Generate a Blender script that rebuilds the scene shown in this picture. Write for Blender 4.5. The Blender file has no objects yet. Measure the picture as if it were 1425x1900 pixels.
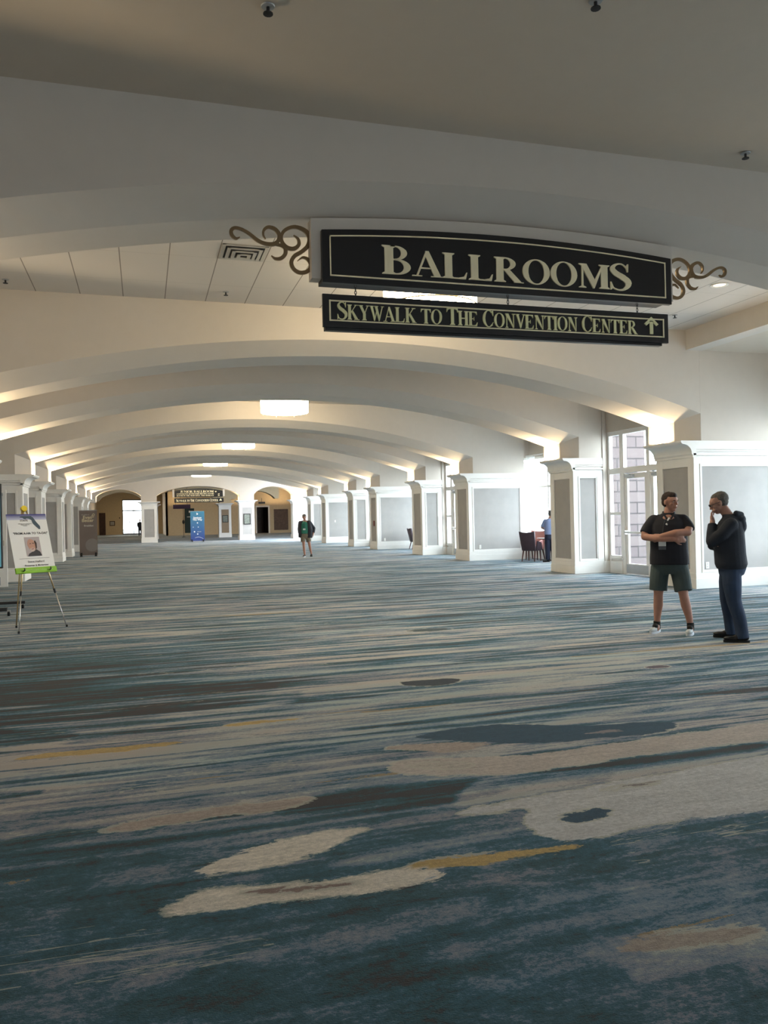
import bpy, bmesh, math, random
import numpy as np
from mathutils import Vector, Matrix
random.seed(7)
PI = math.pi
C = bpy.context.scene.collection

# ------------------------------------------------------------------ camera
FPX, CAMH, CX0, CY0 = 1480.0, 1.6, 712.5, 950.0
def _setup():
    vp = (266.0, 966.0); s = .022
    a = np.array([vp[0]-CX0, -(vp[1]-CY0), FPX]); y0 = vp[1]-s*(CX0-vp[0])
    b = np.array([0, -(y0-CY0), FPX])
    Y = a/np.linalg.norm(a); Z = np.cross(a, b); Z /= np.linalg.norm(Z)
    if Z[1] < 0: Z = -Z
    X = np.cross(Z, Y)
    if X[0] < 0: X = -X
    return np.array([X, Y, Z])
RM = _setup()
def hit(x, y, axis, val):
    """point of the place that stands on a world plane (used for laying out the carpet pattern and objects)"""
    d = RM @ np.array([x-CX0, -(y-CY0), FPX]); o = np.array([0, 0, CAMH])
    return o + (val-o[axis])/d[axis]*d
cam = bpy.data.objects.new('camera', bpy.data.cameras.new('camera'))
cam.data.sensor_fit = 'HORIZONTAL'; cam.data.sensor_width = 36; cam.data.lens = FPX/1425*36
cam.data.clip_end = 400
M4 = Matrix.Identity(4)
for i in range(3):
    M4[i][0] = RM[i][0]; M4[i][1] = RM[i][1]; M4[i][2] = -RM[i][2]
M4[2][3] = CAMH
cam.matrix_world = M4
C.objects.link(cam); bpy.context.scene.camera = cam

# ------------------------------------------------------------------ sky, exposure
sc = bpy.context.scene
sc.view_settings.view_transform = 'Standard'; sc.view_settings.look = 'None'
sc.view_settings.gamma = 1; sc.view_settings.use_curve_mapping = False
sc.view_settings.exposure = -0.17
SKY, UP_W, DRUM = 18.5, 74.0, 26.0
w = bpy.data.worlds.new('sky'); sc.world = w; w.use_nodes = True
wn = w.node_tree.nodes; wn['Background'].inputs[1].default_value = SKY
tc = wn.new('ShaderNodeTexCoord'); sx = wn.new('ShaderNodeSeparateXYZ'); rp = wn.new('ShaderNodeValToRGB')
w.node_tree.links.new(tc.outputs['Generated'], sx.inputs[0]); w.node_tree.links.new(sx.outputs[2], rp.inputs[0])
rp.color_ramp.elements[0].color = (.88, .94, 1, 1); rp.color_ramp.elements[1].color = (.74, .87, 1, 1)
w.node_tree.links.new(rp.outputs[0], wn['Background'].inputs[0])

def portal(c, sx_, sy_, nrm):
    l = bpy.data.lights.new('sky_portal', 'AREA'); l.shape = 'RECTANGLE'; l.size = sx_; l.size_y = sy_
    l.cycles.is_portal = True
    o = bpy.data.objects.new('sky_portal', l); C.objects.link(o); o.location = c
    o.rotation_euler = Vector(nrm).to_track_quat('-Z', 'Z').to_euler()

# ------------------------------------------------------------------ materials
def new_mat(name):
    m = bpy.data.materials.new(name); m.use_nodes = True
    return m, m.node_tree.nodes, m.node_tree.links, m.node_tree.nodes['Principled BSDF']
def mat(name, col, rough=.6, metal=0, var=.04, scale=6, bump=0, bscale=80, emit=None, es=0, spec=.3):
    m, n, l, p = new_mat(name)
    p.inputs['Roughness'].default_value = rough; p.inputs['Metallic'].default_value = metal
    p.inputs['Specular IOR Level'].default_value = spec
    t = n.new('ShaderNodeTexCoord'); nz = n.new('ShaderNodeTexNoise'); nz.inputs['Scale'].default_value = scale
    nz.inputs['Detail'].default_value = 4
    r = n.new('ShaderNodeValToRGB'); l.new(t.outputs['Object'], nz.inputs['Vector']); l.new(nz.outputs[0], r.inputs[0])
    a = [max(0, c*(1-var)) for c in col]; b = [min(1, c*(1+var)) for c in col]
    r.color_ramp.elements[0].position = .3; r.color_ramp.elements[1].position = .7
    r.color_ramp.elements[0].color = (*a, 1); r.color_ramp.elements[1].color = (*b, 1)
    l.new(r.outputs[0], p.inputs['Base Color'])
    if bump:
        n2 = n.new('ShaderNodeTexNoise'); n2.inputs['Scale'].default_value = bscale; n2.inputs['Detail'].default_value = 3
        bp = n.new('ShaderNodeBump'); bp.inputs['Strength'].default_value = bump; bp.inputs['Distance'].default_value = .01
        l.new(t.outputs['Object'], n2.inputs['Vector']); l.new(n2.outputs[0], bp.inputs['Height']); l.new(bp.outputs[0], p.inputs['Normal'])
    if emit:
        p.inputs['Emission Color'].default_value = (*emit, 1); p.inputs['Emission Strength'].default_value = es
    return m
WALL = mat('cream_paint', (.61, .55, .485), .7, var=.012, bump=.05, bscale=120)
CEIL = mat('ceiling_paint', (.60, .515, .42), .75, var=.012, bump=.04, bscale=90)
WHITE = mat('white_trim_paint', (.83, .805, .765), .45, var=.015)
FARW = mat('tan_paint', (.62, .5, .33), .7)
FAB = mat('grey_wall_fabric', (.40, .385, .37), .85, var=.05, scale=3, bump=.25, bscale=300)
BLACK = mat('black_lacquer', (.012, .011, .012), .35, spec=.4)
GOLD = mat('gold_leaf', (.93, .81, .54), .5, metal=.05, var=.05)
BRONZE = mat('bronze_scroll', (.24, .16, .085), .42, metal=.5)
DARK = mat('dark_metal', (.03, .03, .032), .45)
CHROME = mat('brushed_chrome', (.6, .58, .55), .28, metal=1)
BRASS = mat('brass_tube', (.62, .47, .25), .3, metal=.9)
ALU = mat('grey_aluminium', (.42, .43, .44), .4, metal=.4)
RUBBER = mat('black_rubber', (.015, .015, .015), .8)
DRUMM = mat('lit_drum_shade', (.9, .85, .72), .6, emit=(1, .84, .56), es=DRUM)
DRUMB = mat('lit_drum_diffuser', (.9, .88, .8), .6, emit=(1, .88, .64), es=DRUM*1.25)
CANL = mat('lit_downlight_lens', (.9, .88, .8), .6, emit=(1, .85, .6), es=2.0)
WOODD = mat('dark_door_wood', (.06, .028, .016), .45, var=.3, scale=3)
BROWN = mat('chair_brown_vinyl', (.05, .032, .042), .45, var=.1)
PINKCH = mat('chair_pink_back', (.42, .2, .18), .6, var=.08)
LEGW = mat('chair_leg_wood', (.09, .03, .025), .4, var=.2)

def glass_mat():
    m, n, l, p = new_mat('window_glass')
    n.remove(p); out = n['Material Output']
    tr = n.new('ShaderNodeBsdfTransparent'); gl = n.new('ShaderNodeBsdfGlossy'); gl.inputs['Roughness'].default_value = .03
    fr = n.new('ShaderNodeFresnel'); mx = n.new('ShaderNodeMixShader')
    geo = n.new('ShaderNodeNewGeometry'); io = n.new('ShaderNodeMath'); io.operation = 'MULTIPLY_ADD'; io.inputs[1].default_value = 1/1.45-1.45; io.inputs[2].default_value = 1.45
    l.new(geo.outputs['Backfacing'], io.inputs[0]); l.new(io.outputs[0], fr.inputs[0])
    tr.inputs[0].default_value = (.93, .96, .96, 1)
    l.new(fr.outputs[0], mx.inputs[0]); l.new(tr.outputs[0], mx.inputs[1]); l.new(gl.outputs[0], mx.inputs[2]); l.new(mx.outputs[0], out.inputs[0])
    return m
GLASS = glass_mat()
def sheer_mat():
    m, n, l, p = new_mat('sheer_curtain')
    n.remove(p); out = n['Material Output']
    tr = n.new('ShaderNodeBsdfTransparent'); tl = n.new('ShaderNodeBsdfTranslucent'); mx = n.new('ShaderNodeMixShader')
    tl.inputs[0].default_value = (.95, .95, .93, 1); mx.inputs[0].default_value = .55
    l.new(tr.outputs[0], mx.inputs[1]); l.new(tl.outputs[0], mx.inputs[2]); l.new(mx.outputs[0], out.inputs[0])
    return m
SHEER = sheer_mat()
def tile_mat():
    m, n, l, p = new_mat('ceiling_tiles')
    t = n.new('ShaderNodeTexCoord'); s = n.new('ShaderNodeSeparateXYZ'); l.new(t.outputs['Object'], s.inputs[0])
    def grid(i, per, off, wd):
        a = n.new('ShaderNodeMath'); a.operation = 'ADD'; a.inputs[1].default_value = off; l.new(s.outputs[i], a.inputs[0])
        b = n.new('ShaderNodeMath'); b.operation = 'PINGPONG'; b.inputs[1].default_value = per/2; l.new(a.outputs[0], b.inputs[0])
        c = n.new('ShaderNodeMath'); c.operation = 'LESS_THAN'; c.inputs[1].default_value = wd; l.new(b.outputs[0], c.inputs[0])
        return c
    g1 = grid(0, .635, -.4, .007); g2 = grid(1, 1.27, -11.0, .003)
    mx = n.new('ShaderNodeMath'); mx.operation = 'MULTIPLY_ADD'; mx.inputs[1].default_value = .5
    l.new(g2.outputs[0], mx.inputs[0]); l.new(g1.outputs[0], mx.inputs[2]); mx.use_clamp = True
    c = n.new('ShaderNodeMixRGB'); c.inputs[1].default_value = (.66, .61, .56, 1); c.inputs[2].default_value = (.26, .23, .2, 1)
    l.new(mx.outputs[0], c.inputs[0]); l.new(c.outputs[0], p.inputs['Base Color']); p.inputs['Roughness'].default_value = .9
    return m
TILE = tile_mat()
def brick_mat():
    m, n, l, p = new_mat('pink_block_wall')
    t = n.new('ShaderNodeTexCoord'); mp = n.new('ShaderNodeMapping'); mp.inputs['Rotation'].default_value = (PI/2, 0, PI/2)
    b = n.new('ShaderNodeTexBrick'); b.inputs['Scale'].default_value = 1; b.inputs['Brick Width'].default_value = .6; b.inputs['Row Height'].default_value = .3
    b.inputs['Mortar Size'].default_value = .02; b.offset = .5
    b.inputs['Color1'].default_value = (.105, .08, .08, 1); b.inputs['Color2'].default_value = (.135, .105, .10, 1); b.inputs['Mortar'].default_value = (.045, .035, .035, 1)
    sp = n.new('ShaderNodeSeparateXYZ'); cb = n.new('ShaderNodeCombineXYZ'); ad = n.new('ShaderNodeMath')
    l.new(t.outputs['Object'], sp.inputs[0]); l.new(sp.outputs[0], ad.inputs[0]); l.new(sp.outputs[1], ad.inputs[1])
    l.new(ad.outputs[0], cb.inputs[0]); l.new(sp.outputs[2], cb.inputs[1]); l.new(cb.outputs[0], b.inputs['Vector'])
    n.remove(mp)
    l.new(b.outputs[0], p.inputs['Base Color']); p.inputs['Roughness'].default_value = .9
    return m
BRICK = brick_mat()

# ------------------------------------------------------------------ mesh helpers
class MB:
    def __init__(s): s.v = []; s.f = []; s.k = 0
    def quad(s, *p):
        i = len(s.v); s.v += [tuple(q) for q in p]; s.f.append(tuple(range(i, i+len(p))))
        return s
    def box(s, x0, x1, y0, y1, z0, z1):
        i = len(s.v); e = .0005*((len(s.f)//6) % 7)       # joints never share one plane
        x0, x1, y0, y1, z0, z1 = min(x0,x1)-e, max(x0,x1)+e, min(y0,y1)-e, max(y0,y1)+e, min(z0,z1)-e*.5, max(z0,z1)+e
        s.v += [(x0,y0,z0),(x1,y0,z0),(x1,y1,z0),(x0,y1,z0),(x0,y0,z1),(x1,y0,z1),(x1,y1,z1),(x0,y1,z1)]
        s.f += [(i,i+3,i+2,i+1),(i+4,i+5,i+6,i+7),(i,i+1,i+5,i+4),(i+1,i+2,i+6,i+5),(i+2,i+3,i+7,i+6),(i+3,i,i+4,i+7)]
        return s
    def prism(s, prof, axis, a, b):
        """closed profile extruded along an axis; prof in the two other axes"""
        n = len(prof); i = len(s.v); e = .00035*(s.k % 9); s.k += 1; a, b = min(a, b)-e, max(a, b)+e
        def mk(p, t):
            return {0:(t,p[0],p[1]), 1:(p[0],t,p[1]), 2:(p[0],p[1],t)}[axis]
        s.v += [mk(p, a) for p in prof]+[mk(p, b) for p in prof]
        s.f += [tuple(range(i+n-1, i-1, -1)), tuple(range(i+n, i+2*n))]
        s.f += [(i+k, i+(k+1)%n, i+n+(k+1)%n, i+n+k) for k in range(n)]
        return s
    def tube(s, pts, r, n=10, r2=None):
        pts = [Vector(p) for p in pts]; i0 = len(s.v); m = len(pts)
        prev = None
        for k, p in enumerate(pts):
            d = (pts[min(k+1, m-1)]-pts[max(k-1, 0)]).normalized()
            if prev is None:
                a = d.orthogonal().normalized()
            else:
                a = (prev-d*prev.dot(d)); a = a.normalized() if a.length > 1e-6 else d.orthogonal().normalized()
            prev = a; b = d.cross(a)
            rr = r if not isinstance(r, (list, tuple)) else r[k]
            for q in range(n):
                t = 2*PI*q/n; s.v.append(tuple(p+(a*math.cos(t)+b*math.sin(t))*rr))
        for k in range(m-1):
            for q in range(n):
                s.f.append((i0+k*n+q, i0+k*n+(q+1)%n, i0+(k+1)*n+(q+1)%n, i0+(k+1)*n+q))
        s.f.append(tuple(i0+q for q in range(n))[::-1]); s.f.append(tuple(i0+(m-1)*n+q for q in range(n)))
        return s
    def lathe(s, prof, c=(0,0,0), n=32):
        i0 = len(s.v); m = len(prof)
        for (r, z) in prof:
            for q in range(n):
                t = 2*PI*q/n; s.v.append((c[0]+r*math.cos(t), c[1]+r*math.sin(t), c[2]+z))
        for k in range(m-1):
            for q in range(n):
                s.f.append((i0+k*n+q, i0+k*n+(q+1)%n, i0+(k+1)*n+(q+1)%n, i0+(k+1)*n+q))
        s.f.append(tuple(i0+q for q in range(n))[::-1]); s.f.append(tuple(i0+(m-1)*n+q for q in range(n)))
        return s
    def build(s, name, m, parent=None, smooth=False, bevel=0, xf=None):
        me = bpy.data.meshes.new(name); v = s.v
        if xf is not None: v = [tuple(xf @ Vector(p)) for p in v]
        me.from_pydata(v, [], s.f); me.materials.append(m)
        bm = bmesh.new(); bm.from_mesh(me); bmesh.ops.recalc_face_normals(bm, faces=bm.faces); bm.to_mesh(me); bm.free()
        if smooth: me.polygons.foreach_set('use_smooth', [True]*len(me.polygons))
        o = bpy.data.objects.new(name, me); C.objects.link(o)
        if parent: o.parent = parent
        if bevel:
            b = o.modifiers.new('bevel', 'BEVEL'); b.width = bevel; b.segments = 2; b.limit_method = 'ANGLE'
        return o
def tag(o, label, cat, group=None):
    o['label'] = label; o['category'] = cat
    if group: o['group'] = group
    return o
def st(o, label=None):
    o['kind'] = 'structure'
    if label: o['label'] = label
    return o
def thing(name, label, cat, loc=(0,0,0), rz=0, group=None):
    o = bpy.data.objects.new(name, None); C.objects.link(o); o.location = loc; o.rotation_euler = (0,0,rz); o.empty_display_size = .1
    return tag(o, label, cat, group)
def copy_tree(o, loc=None, rz=None):
    r = o.copy(); C.objects.link(r)
    if loc is not None: r.location = loc
    if rz is not None: r.rotation_euler = (0, 0, rz)
    for ch in list(o.children):
        c = ch.copy(); C.objects.link(c); c.parent = r
        for g in list(ch.children):
            d = g.copy(); C.objects.link(d); d.parent = c
    return r
def text(name, body, size, m, parent, xf, bold=0.0, sx=1.0, align='CENTER', depth=.002):
    """printed sans lettering, standing in the local XZ plane and facing -Y"""
    cu = bpy.data.curves.new(name, 'FONT'); cu.body = body; cu.size = size; cu.align_x = align; cu.align_y = 'CENTER'
    cu.offset = bold; cu.extrude = depth; cu.resolution_u = 3
    t = bpy.data.objects.new(name, cu); C.objects.link(t)
    me = bpy.data.meshes.new_from_object(t.evaluated_get(bpy.context.evaluated_depsgraph_get()))
    bpy.data.objects.remove(t); me.materials.clear(); me.materials.append(m)
    me.transform(xf @ Matrix.Rotation(PI/2, 4, 'X') @ Matrix.Diagonal((sx, 1, 1, 1)))
    o = bpy.data.objects.new(name, me); C.objects.link(o)
    if parent: o.parent = parent
    return o

# ------------------------------------------------------------------ layout numbers
XR, XL, XC = 10.5, -3.17, 3.67
RY = [-4.6, 2.3, 6.9, 13.4, 18.05, 24.9, 29.6, 35.95, 40.3, 46.9, 51.3]       # front faces of the right piers
SK = [0, 0, 0, -.25, -.6, -1.0, -1.5, -1.2, -1.1, -1.0, -.9]                    # the left row stands slightly nearer
LY = [a+b for a, b in zip(RY, SK)]
FIN = [False, False, False, True, False, True, False, True, False, True, False]
FIN = [i % 2 == 1 for i in range(len(RY))]                                      # odd ones are the wide fins
DEP = 1.2
YEND = 60.0
ZC = 5.15; ZL = 4.75

# ------------------------------------------------------------------ floor with carpet
def carpet():
    xs = np.concatenate([np.arange(-8, -3.01, .5), np.arange(-3, 9, .034), np.arange(9, 18.1, .5)])
    ys = [ -9, -6, -3, 0, 1.2, 1.8]; y = 2.2
    while y < 19: ys.append(y); y += max(.017, y*.0085)
    ys += list(np.arange(19, 36, .8))+list(np.arange(37, 112, 5)); ys = np.array(ys)
    GX, GY = np.meshgrid(xs, ys); nx, ny = len(xs), len(ys)
    P = np.stack([GX.ravel(), GY.ravel()], 1); N = len(P)
    def W(pts): return np.array([hit(px, py, 2, 0)[:2] for px, py in pts])
    # broad light and dark areas of the woven design
    ctl = [(100,1850,.32),(450,1860,.27),(700,1800,.27),(1000,1860,.27),(1300,1870,.20),(200,1650,.30),(650,1720,.27),(900,1700,.35),(1150,1640,.32),(1300,1610,.34),(1400,1740,.42),
           (100,1600,.30),(500,1590,.22),(60,1480,.62),(330,1470,.55),(400,1410,.66),(150,1425,.6),(200,1370,.55),(200,1330,.3),(100,1250,.16),(400,1275,.16),(250,1215,.22),(560,1250,.45),
           (600,1350,.74),(750,1330,.72),(900,1300,.62),(1200,1275,.55),(1350,1320,.38),(1050,1320,.52),(600,1210,.66),(900,1180,.55),(900,1240,.66),(1200,1140,.42),(1100,1190,.6),
           (1350,1240,.55),(300,1180,.40),(150,1120,.26),(600,1100,.58),(420,1130,.6),(800,1100,.5),(1000,1090,.45),(850,1450,.4),(1250,1430,.8),(700,1500,.3),(1400,1200,.6)]
    cp = W([(a, b) for a, b, _ in ctl]); cv = np.array([c for _, _, c in ctl])
    SOFT = [([(690,1490),(800,1458),(950,1434),(1150,1408),(1300,1388),(1425,1376),(1425,1392),(1250,1414),(1100,1440),(950,1468),(840,1492),(720,1525)], .12, .07),
            ([(-60,1356),(60,1358),(130,1357),(152,1365),(90,1376),(-60,1392)], -.05, .04), ([(500,1508),(560,1478),(640,1464),(760,1452),(900,1440),(870,1466),(800,1484),(700,1490),(640,1500),(560,1512)], .0, .06),
            ([(1080,1722),(1150,1702),(1300,1690),(1425,1676),(1560,1660),(1560,1770),(1425,1782),(1330,1790),(1240,1812),(1190,1832),(1160,1795),(1085,1775)], .60, .06),
            ([(0,1533),(150,1512),(300,1492),(420,1470),(520,1452),(640,1442),(560,1462),(430,1482),(300,1508),(160,1530),(0,1545)], .68, .04),
            ([(-60,1462),(40,1466),(92,1466),(60,1478),(-60,1490)], .0, .03), ([(0,1645),(120,1612),(300,1608),(360,1604),(330,1625),(200,1645),(60,1668),(0,1672)], .42, .10),
            ([(-60,1285),(150,1272),(330,1268),(480,1262),(530,1272),(480,1300),(380,1318),(250,1330),(100,1345),(-60,1350)], .10, .12), ([(0,1345),(200,1333),(420,1312),(540,1296),(560,1302),(420,1325),(200,1345),(0,1356)], .8, .05),
            ([(600,1600),(760,1566),(920,1540),(1000,1530),(940,1550),(800,1580),(640,1610)], .62, .06), ([(0,1395),(300,1380),(600,1352),(900,1330),(720,1370),(400,1402),(0,1440)], .62, .12),
            ([(880,1440),(1100,1428),(1425,1390),(1425,1400),(1150,1440),(900,1490),(830,1500)], .8, .06), ([(20,1880),(60,1800),(220,1760),(420,1740),(400,1790),(250,1850),(150,1900)], .42, .12),
            ([(760,1790),(900,1750),(1060,1720),(1080,1780),(900,1850),(780,1850)], .40, .12), ([(850,1720),(1000,1660),(1300,1600),(1500,1560),(1500,1650),(1200,1690),(1000,1740)], .43, .14),
            ([(560,1275),(730,1262),(960,1245),(1150,1236),(1000,1262),(760,1285),(560,1300)], .72, .08), ([(700,1215),(900,1190),(1200,1150),(1300,1150),(1000,1195),(760,1225)], .66, .10)]
    num = np.full(N, .5*.02); den = np.full(N, .02)
    for (x0, y0), v in zip(cp, cv):
        sg = .16*y0
        d2 = ((P[:,0]-x0)/(sg*1.9))**2+((P[:,1]-y0)/(sg*.62))**2
        wgt = np.exp(-d2*1.3); num += wgt*v; den += wgt
    tone = num/den
    DK=(.028,.022,.022); BL=(.022,.06,.095); TEAL=(.02,.085,.095); CR=(.60,.54,.46); TN=(.33,.27,.23); GD=(.42,.29,.11); LG=(.27,.27,.29); BG=(.2,.25,.3)
    A = [([(290,1690),(330,1672),(400,1642),(520,1640),(640,1632),(740,1612),(820,1608),(832,1622),(800,1637),(680,1660),(560,1668),(430,1685),(320,1700)], CR),
         ([(362,1615),(400,1592),(520,1560),(620,1538),(700,1534),(640,1560),(580,1590),(480,1612),(400,1626),(370,1625)], CR),
         ([(740,1608),(830,1590),(930,1580),(1020,1570),(1090,1565),(1060,1580),(960,1592),(850,1612),(800,1614)], GD),
         ([(175,1540),(260,1520),(380,1500),(480,1488),(603,1475),(560,1492),(500,1508),(420,1512),(330,1528),(200,1547)], TN),
         ([(820,1512),(960,1482),(1120,1455),(1250,1432),(1425,1400),(1600,1370),(1600,1490),(1425,1505),(1300,1520),(1180,1532),(1130,1555),(1040,1562),(985,1545),(968,1520),(985,1498),(900,1512)], (.46,.45,.44)),
         ([(715,1420),(760,1408),(860,1405),(1000,1400),(1160,1375),(1425,1340),(1560,1322),(1560,1365),(1425,1372),(1200,1400),(1100,1415),(950,1438),(800,1440),(730,1435)], (.40,.35,.31)),
         ([(750,1368),(850,1350),(950,1342),(1080,1348),(1200,1338),(1268,1342),(1240,1360),(1100,1372),(1000,1380),(900,1378),(800,1372)], BL),
         ([(15,1407),(120,1393),(250,1383),(352,1373),(330,1382),(180,1399),(30,1413)], GD),
         ([(405,1345),(480,1336),(585,1330),(500,1341),(420,1349)], GD),
         ([(1190,1238),(1215,1234),(1248,1235),(1252,1238),(1215,1241)], (.09,.07,.09)),
         ([(735,1266),(770,1262),(840,1258),(862,1260),(840,1270),(780,1274),(745,1272)], (.03,.04,.05)),
         ([(1355,1460),(1385,1448),(1450,1440),(1500,1440),(1500,1480),(1425,1475),(1380,1470)], BL),
         ([(740,1171),(790,1166),(828,1165),(838,1168),(790,1173)], (.04,.06,.07))]
    B = [([(1038,1512),(1070,1502),(1110,1497),(1142,1502),(1120,1518),(1070,1530),(1045,1524)], BL),
         ([(430,1655),(520,1645),(620,1640),(700,1632),(640,1645),(560,1655),(470,1664)], (.2,.14,.12)),
         ([(760,1630),(800,1618),(822,1616),(800,1630)], BG),
         ([(1070,1362),(1100,1356),(1150,1352),(1160,1356),(1120,1362)], (.2,.17,.17)),
         ([(740,1425),(780,1414),(850,1414),(900,1420),(830,1428)], (.4,.36,.31)),
         ([(830,1400),(900,1384),(925,1378),(860,1376),(780,1380),(712,1384),(712,1392),(790,1392)], TN),
         ([(1110,1465),(1180,1452),(1240,1445),(1180,1462),(1120,1470)], (.2,.17,.16)),
         ([(1110,1762),(1180,1740),(1300,1722),(1425,1715),(1425,1740),(1290,1752),(1180,1775)], (.3,.25,.21))]
    def layer(L):
        sd = np.full(N, -1.0); col = np.zeros((N, 3))
        for pts, c in L:
            q = W(pts)
            for _ in range(2):      # round the corners of the woven shape
                q = np.stack([.75*q+.25*np.roll(q, -1, 0), .25*q+.75*np.roll(q, -1, 0)], 1).reshape(-1, 2)
            mg = .3
            idx = np.where((P[:,0]>q[:,0].min()-mg)&(P[:,0]<q[:,0].max()+mg)&(P[:,1]>q[:,1].min()-mg)&(P[:,1]<q[:,1].max()+mg))[0]
            if not len(idx): continue
            p = P[idx]; d = np.full(len(idx), 9.); ins = np.zeros(len(idx), bool); n = len(q)
            for i in range(n):
                a, b = q[i], q[(i+1)%n]; e = b-a; t = np.clip(((p-a)@e)/(e@e+1e-12), 0, 1)
                d = np.minimum(d, np.hypot(*(p-a-t[:,None]*e).T))
                cr = (a[1] > p[:,1]) != (b[1] > p[:,1])
                with np.errstate(divide='ignore', invalid='ignore'):
                    xi = (b[0]-a[0])*(p[:,1]-a[1])/(b[1]-a[1])+a[0]
                ins ^= cr & (p[:,0] < xi)
            s = np.where(ins, d, -d); better = s > sd[idx]
            sd[idx[better]] = s[better]; col[idx[better]] = c
        return sd, col
    for pts, tv, sf in SOFT:
        sd, _ = layer([(pts, (0, 0, 0))]); k_ = np.clip((sd+sf*.6)/(sf*1.2), 0, 1); k_ = k_*k_*(3-2*k_)*.85; tone = tone*(1-k_)+tv*k_
    sA, cA = layer(A); sB, cB = layer(B)
    me = bpy.data.meshes.new('floor')
    ii = (np.arange(ny-1)[:,None]*nx+np.arange(nx-1)[None,:]).ravel()
    F = np.stack([ii, ii+1, ii+nx+1, ii+nx], 1)
    me.vertices.add(N); me.vertices.foreach_set('co', np.column_stack([P, np.zeros(N)]).ravel().astype(np.float32))
    me.loops.add(F.size); me.loops.foreach_set('vertex_index', F.ravel().astype(np.int32))
    me.polygons.add(len(F)); me.polygons.foreach_set('loop_start', (np.arange(len(F))*4).astype(np.int32))
    me.polygons.foreach_set('loop_total', np.full(len(F), 4, np.int32))
    me.update(calc_edges=True)
    for nm, arr in (('tone', tone), ('shape_a', sA), ('shape_b', sB)):
        at = me.attributes.new(nm, 'FLOAT', 'POINT'); at.data.foreach_set('value', arr.astype(np.float32))
    for nm, arr in (('yarn_a', cA), ('yarn_b', cB)):
        at = me.attributes.new(nm, 'FLOAT_VECTOR', 'POINT'); at.data.foreach_set('vector', arr.astype(np.float32).ravel())
    # material
    m, n, l, p = new_mat('woven_carpet'); p.inputs['Roughness'].default_value = .95; p.inputs['Specular IOR Level'].default_value = .12
    p.inputs['Sheen Weight'].default_value = .14; p.inputs['Sheen Roughness'].default_value = .45
    def N_(t, **k):
        x = n.new(t)
        for a, b in k.items(): setattr(x, a, b)
        return x
    def math_(op, a, b=None, c=None):
        x = N_('ShaderNodeMath', operation=op)
        for i, v in enumerate((a, b, c)):
            if v is None: continue
            if isinstance(v, (int, float)): x.inputs[i].default_value = v
            else: l.new(v, x.inputs[i])
        return x.outputs[0]
    tcn = N_('ShaderNodeTexCoord'); co = tcn.outputs['Object']
    def noise(sc_, det=3, rough=.55, dist=0, off=(0,0,0), rz=0.0):
        mp = N_('ShaderNodeMapping'); mp.inputs['Scale'].default_value = sc_; mp.inputs['Location'].default_value = off; mp.inputs['Rotation'].default_value = (0, 0, rz)
        nz = N_('ShaderNodeTexNoise'); nz.inputs['Scale'].default_value = 1; nz.inputs['Detail'].default_value = det; nz.inputs['Roughness'].default_value = rough
        nz.inputs['Distortion'].default_value = dist
        l.new(co, mp.inputs[0]); l.new(mp.outputs[0], nz.inputs['Vector']); return nz.outputs[0]
    def attr(nm, o='Fac'):
        a = N_('ShaderNodeAttribute', attribute_name=nm); return a.outputs[o]
    s1 = noise((.19, 2.1, 1), 6, .62, .9)           # long streaks across the hall
    s2 = noise((.40, 7.0, 1), 2, .5, 1.1, (3, 7, 0)) # narrower stripes
    s3 = noise((3.5, 22, 1), 3, .65, .6, (1, 2, 0)) # yarn streaks
    sp = noise((95, 130, 1), 3, .8)                 # tufts
    sq = noise((28, 46, 1), 4, .75, .3, (7, 7, 0))  # speckled yarn
    bl = noise((1.5, 4.0, 1), 7, .72, .8, (9, 1, 0)) # ragged patches
    sy = N_('ShaderNodeSeparateXYZ'); l.new(co, sy.inputs[0]); kf = N_('ShaderNodeMapRange'); kf.inputs[1].default_value = 3.5; kf.inputs[2].default_value = 5.2; l.new(sy.outputs[1], kf.inputs[0])
    kk = math_('ADD', .28, math_('MULTIPLY', kf.outputs[0], .72)); ik = math_('SUBTRACT', 1, kf.outputs[0])
    iso = noise((2.4, 3.2, 1), 8, .74, .6, (31, 17, 0))
    t = attr('tone')
    t = math_('ADD', t, math_('MULTIPLY', math_('MULTIPLY', math_('SUBTRACT', iso, .5), .9), ik))
    t = math_('ADD', t, math_('MULTIPLY', math_('MULTIPLY', math_('SUBTRACT', s1, .5), 1.6), kk))
    t = math_('ADD', t, math_('MULTIPLY', math_('MULTIPLY', math_('SUBTRACT', s2, .5), 2.4), kk))
    t = math_('ADD', t, math_('MULTIPLY', math_('SUBTRACT', s3, .5), .2))
    t = math_('ADD', t, math_('MULTIPLY', math_('SUBTRACT', bl, .5), 1.0))
    t = math_('ADD', t, math_('MULTIPLY', math_('SUBTRACT', sq, .5), .8))
    t = math_('ADD', t, math_('MULTIPLY', math_('SUBTRACT', sp, .5), .30))
    rp_ = N_('ShaderNodeValToRGB'); cr = rp_.color_ramp
    stops = [(0, (.045,.038,.037)), (.08, (.034,.052,.058)), (.16, (.024,.082,.092)), (.34, (.040,.115,.15)), (.40, (.075,.15,.20)), (.46, (.185,.215,.255)), (.58, (.245,.26,.295)), (.64, (.31,.31,.315)), (.74, (.35,.33,.305)), (.80, (.50,.475,.43))]
    cr.elements[0].position, cr.elements[0].color = 0, (*stops[0][1], 1)
    cr.elements[1].position, cr.elements[1].color = 1, (.47, .43, .37, 1)
    for po, c in stops[1:]:
        e = cr.elements.new(po); e.color = (*c, 1)
    l.new(t, rp_.inputs[0])
    hue = noise((.3, 1.7, 1), 4, .6, .6, (20, 5, 0)); hr = N_('ShaderNodeValToRGB'); hr.color_ramp.elements[0].position = .42; hr.color_ramp.elements[1].position = .62
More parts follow.
